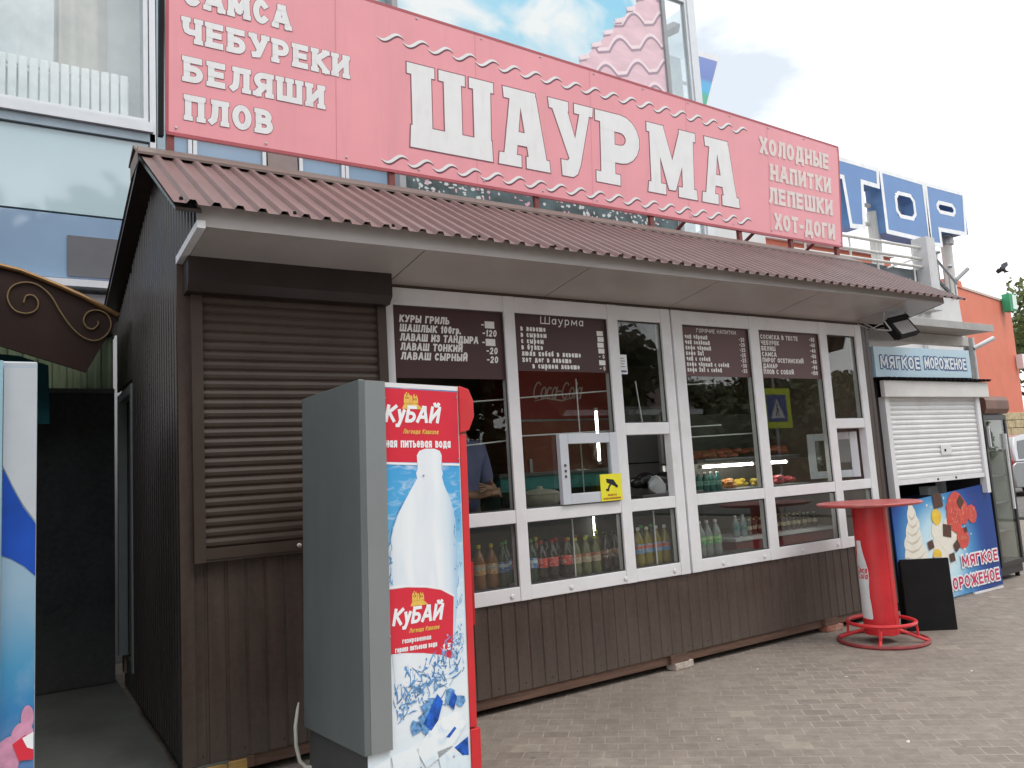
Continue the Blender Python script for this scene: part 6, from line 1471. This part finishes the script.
# ------------------------------------------------------------------ across the street: what the kiosk's panes mirror
t = Thing('crossing_sign', 'pedestrian crossing sign with yellow-green border mirrored in a kiosk window', 'road sign', (17.4, -10, 0), (0, 0, R(180)), local=True)
t.part('pole', MB().tube([(0, .05, 0), (0, .05, 3.9)], .04, 10), M_steel, smooth=True)
cf3 = Fr((0, 0, 0)); t.part('border', MB().box(-.60, .60, -.01, .008, 2.42, 3.54), mat('sign_lime', (.74, .92, .03), .5))
bl = t.part('face', MB().box(-.41, .41, -.016, -.0105, 2.60, 3.36), flat('crossing_blue', (.03, .10, .36)))
t.part('triangle', MB().prism(Fr((0, -.0165, 0)), [(-.30, 2.70), (.30, 2.70), (0, 3.24)], 0, .002), P_white, parent=bl)
wk = MB(); wf = Fr((0, -.019, 0)); wk.disc(wf, .0, 3.07, .03, .03, .001); wk.ribbon(wf, [(0, 3.03), (.0, 2.90), (-.07, 2.76)], .035, .0012); wk.ribbon(wf, [(0, 2.91), (.06, 2.84), (.07, 2.76)], .03, .0016); wk.ribbon(wf, [(-.07, 2.93), (0, 3.0), (.07, 2.92)], .022, .002)
t.part('walker', wk, M_black, parent=bl)
TL = 'dense leafy tree across the street mirrored in the kiosk windows'
tree(TL, (-9, -29, 0), 15, 7.4, 21, LV, 9500, .60, 'trees across the street')
src = bpy.data.objects['tree.001']
for i, (x, y, s_) in enumerate(((50, -34, .50), (57, -35, .53), (44, -33, .46), (64, -37, .56), (38.5, -34, .48), (33, -36, .55), (27, -33, .70), (72, -33, .52), (20.5, -31, .88), (14, -30, .98), (8, -29, 1.0), (2, -29, 1.0), (-4, -29, 1.0), (11, -36, 1.2), (4, -37, 1.25), (80, -36, .55), (51, -38, .56), (60, -40, .58), (68, -41, .60), (17, -38, 1.2), (90, -36, .6), (100, -38, .62))):
    dup(src, (x, y, 0), i * 1.3, TL, s_)
hd = Thing('hedge', 'long leafy hedge added across the street to darken the low window reflections', 'hedge', (30, -29, 0))  # hedge added to cover bright gaps in the window reflections
rnd = random.Random(17); hq = [MB(), MB()]
for i in range(15000):
    hx_ = rnd.uniform(-14, 95); p = Vector((hx_, -29 + rnd.gauss(0, .6), rnd.random() ** .75 * (3.9 + .5 * math.sin(hx_ * .9) + .4 * math.sin(hx_ * 2.3))))
    u = Vector((rnd.gauss(0, 1), rnd.gauss(0, 1), rnd.gauss(0, 1))).normalized(); v = u.orthogonal().normalized(); k = rnd.uniform(.2, .42)
    hq[i % 2].add([p - u * k, p + v * k * .6, p + u * k, p - v * k * .6], [(0, 1, 2, 3)])
hd.part('foliage', hq[0], LV[0]); hd.part('foliage', hq[1], LV[2]); hd.part('stem', MB().box(-14, 95, -29.25, -28.75, 0, 2.8), MATS['bark'])
t = Thing('street_house', 'brown house with pale roof edge across the street mirrored in the fourth window', 'house', (22, -26, 0))
t.part('wall', MB().box(24, 33, -34, -29, 0, 4.6), mat('house_brown', (.11, .075, .06), .7)); t.part('roof', MB().prism(Fr((0, 0, 0), Y, Z), [(-34.5, 4.6), (-28.5, 4.6), (-31.5, 6.6)], 23.5, 33.5), M_roof)
t.part('roof_edge', MB().box(23.4, 33.6, -28.5, -28.38, 4.45, 4.75), M_white)
for x in (25.5, 28.2, 31): w_ = t.part('window', MB().box(x, x + 1.3, -29, -28.95, 1.4, 3.0), M_white); t.part('pane', MB().box(x + .1, x + 1.2, -28.949, -28.94, 1.5, 2.9), MATS['car_glass'], parent=w_)
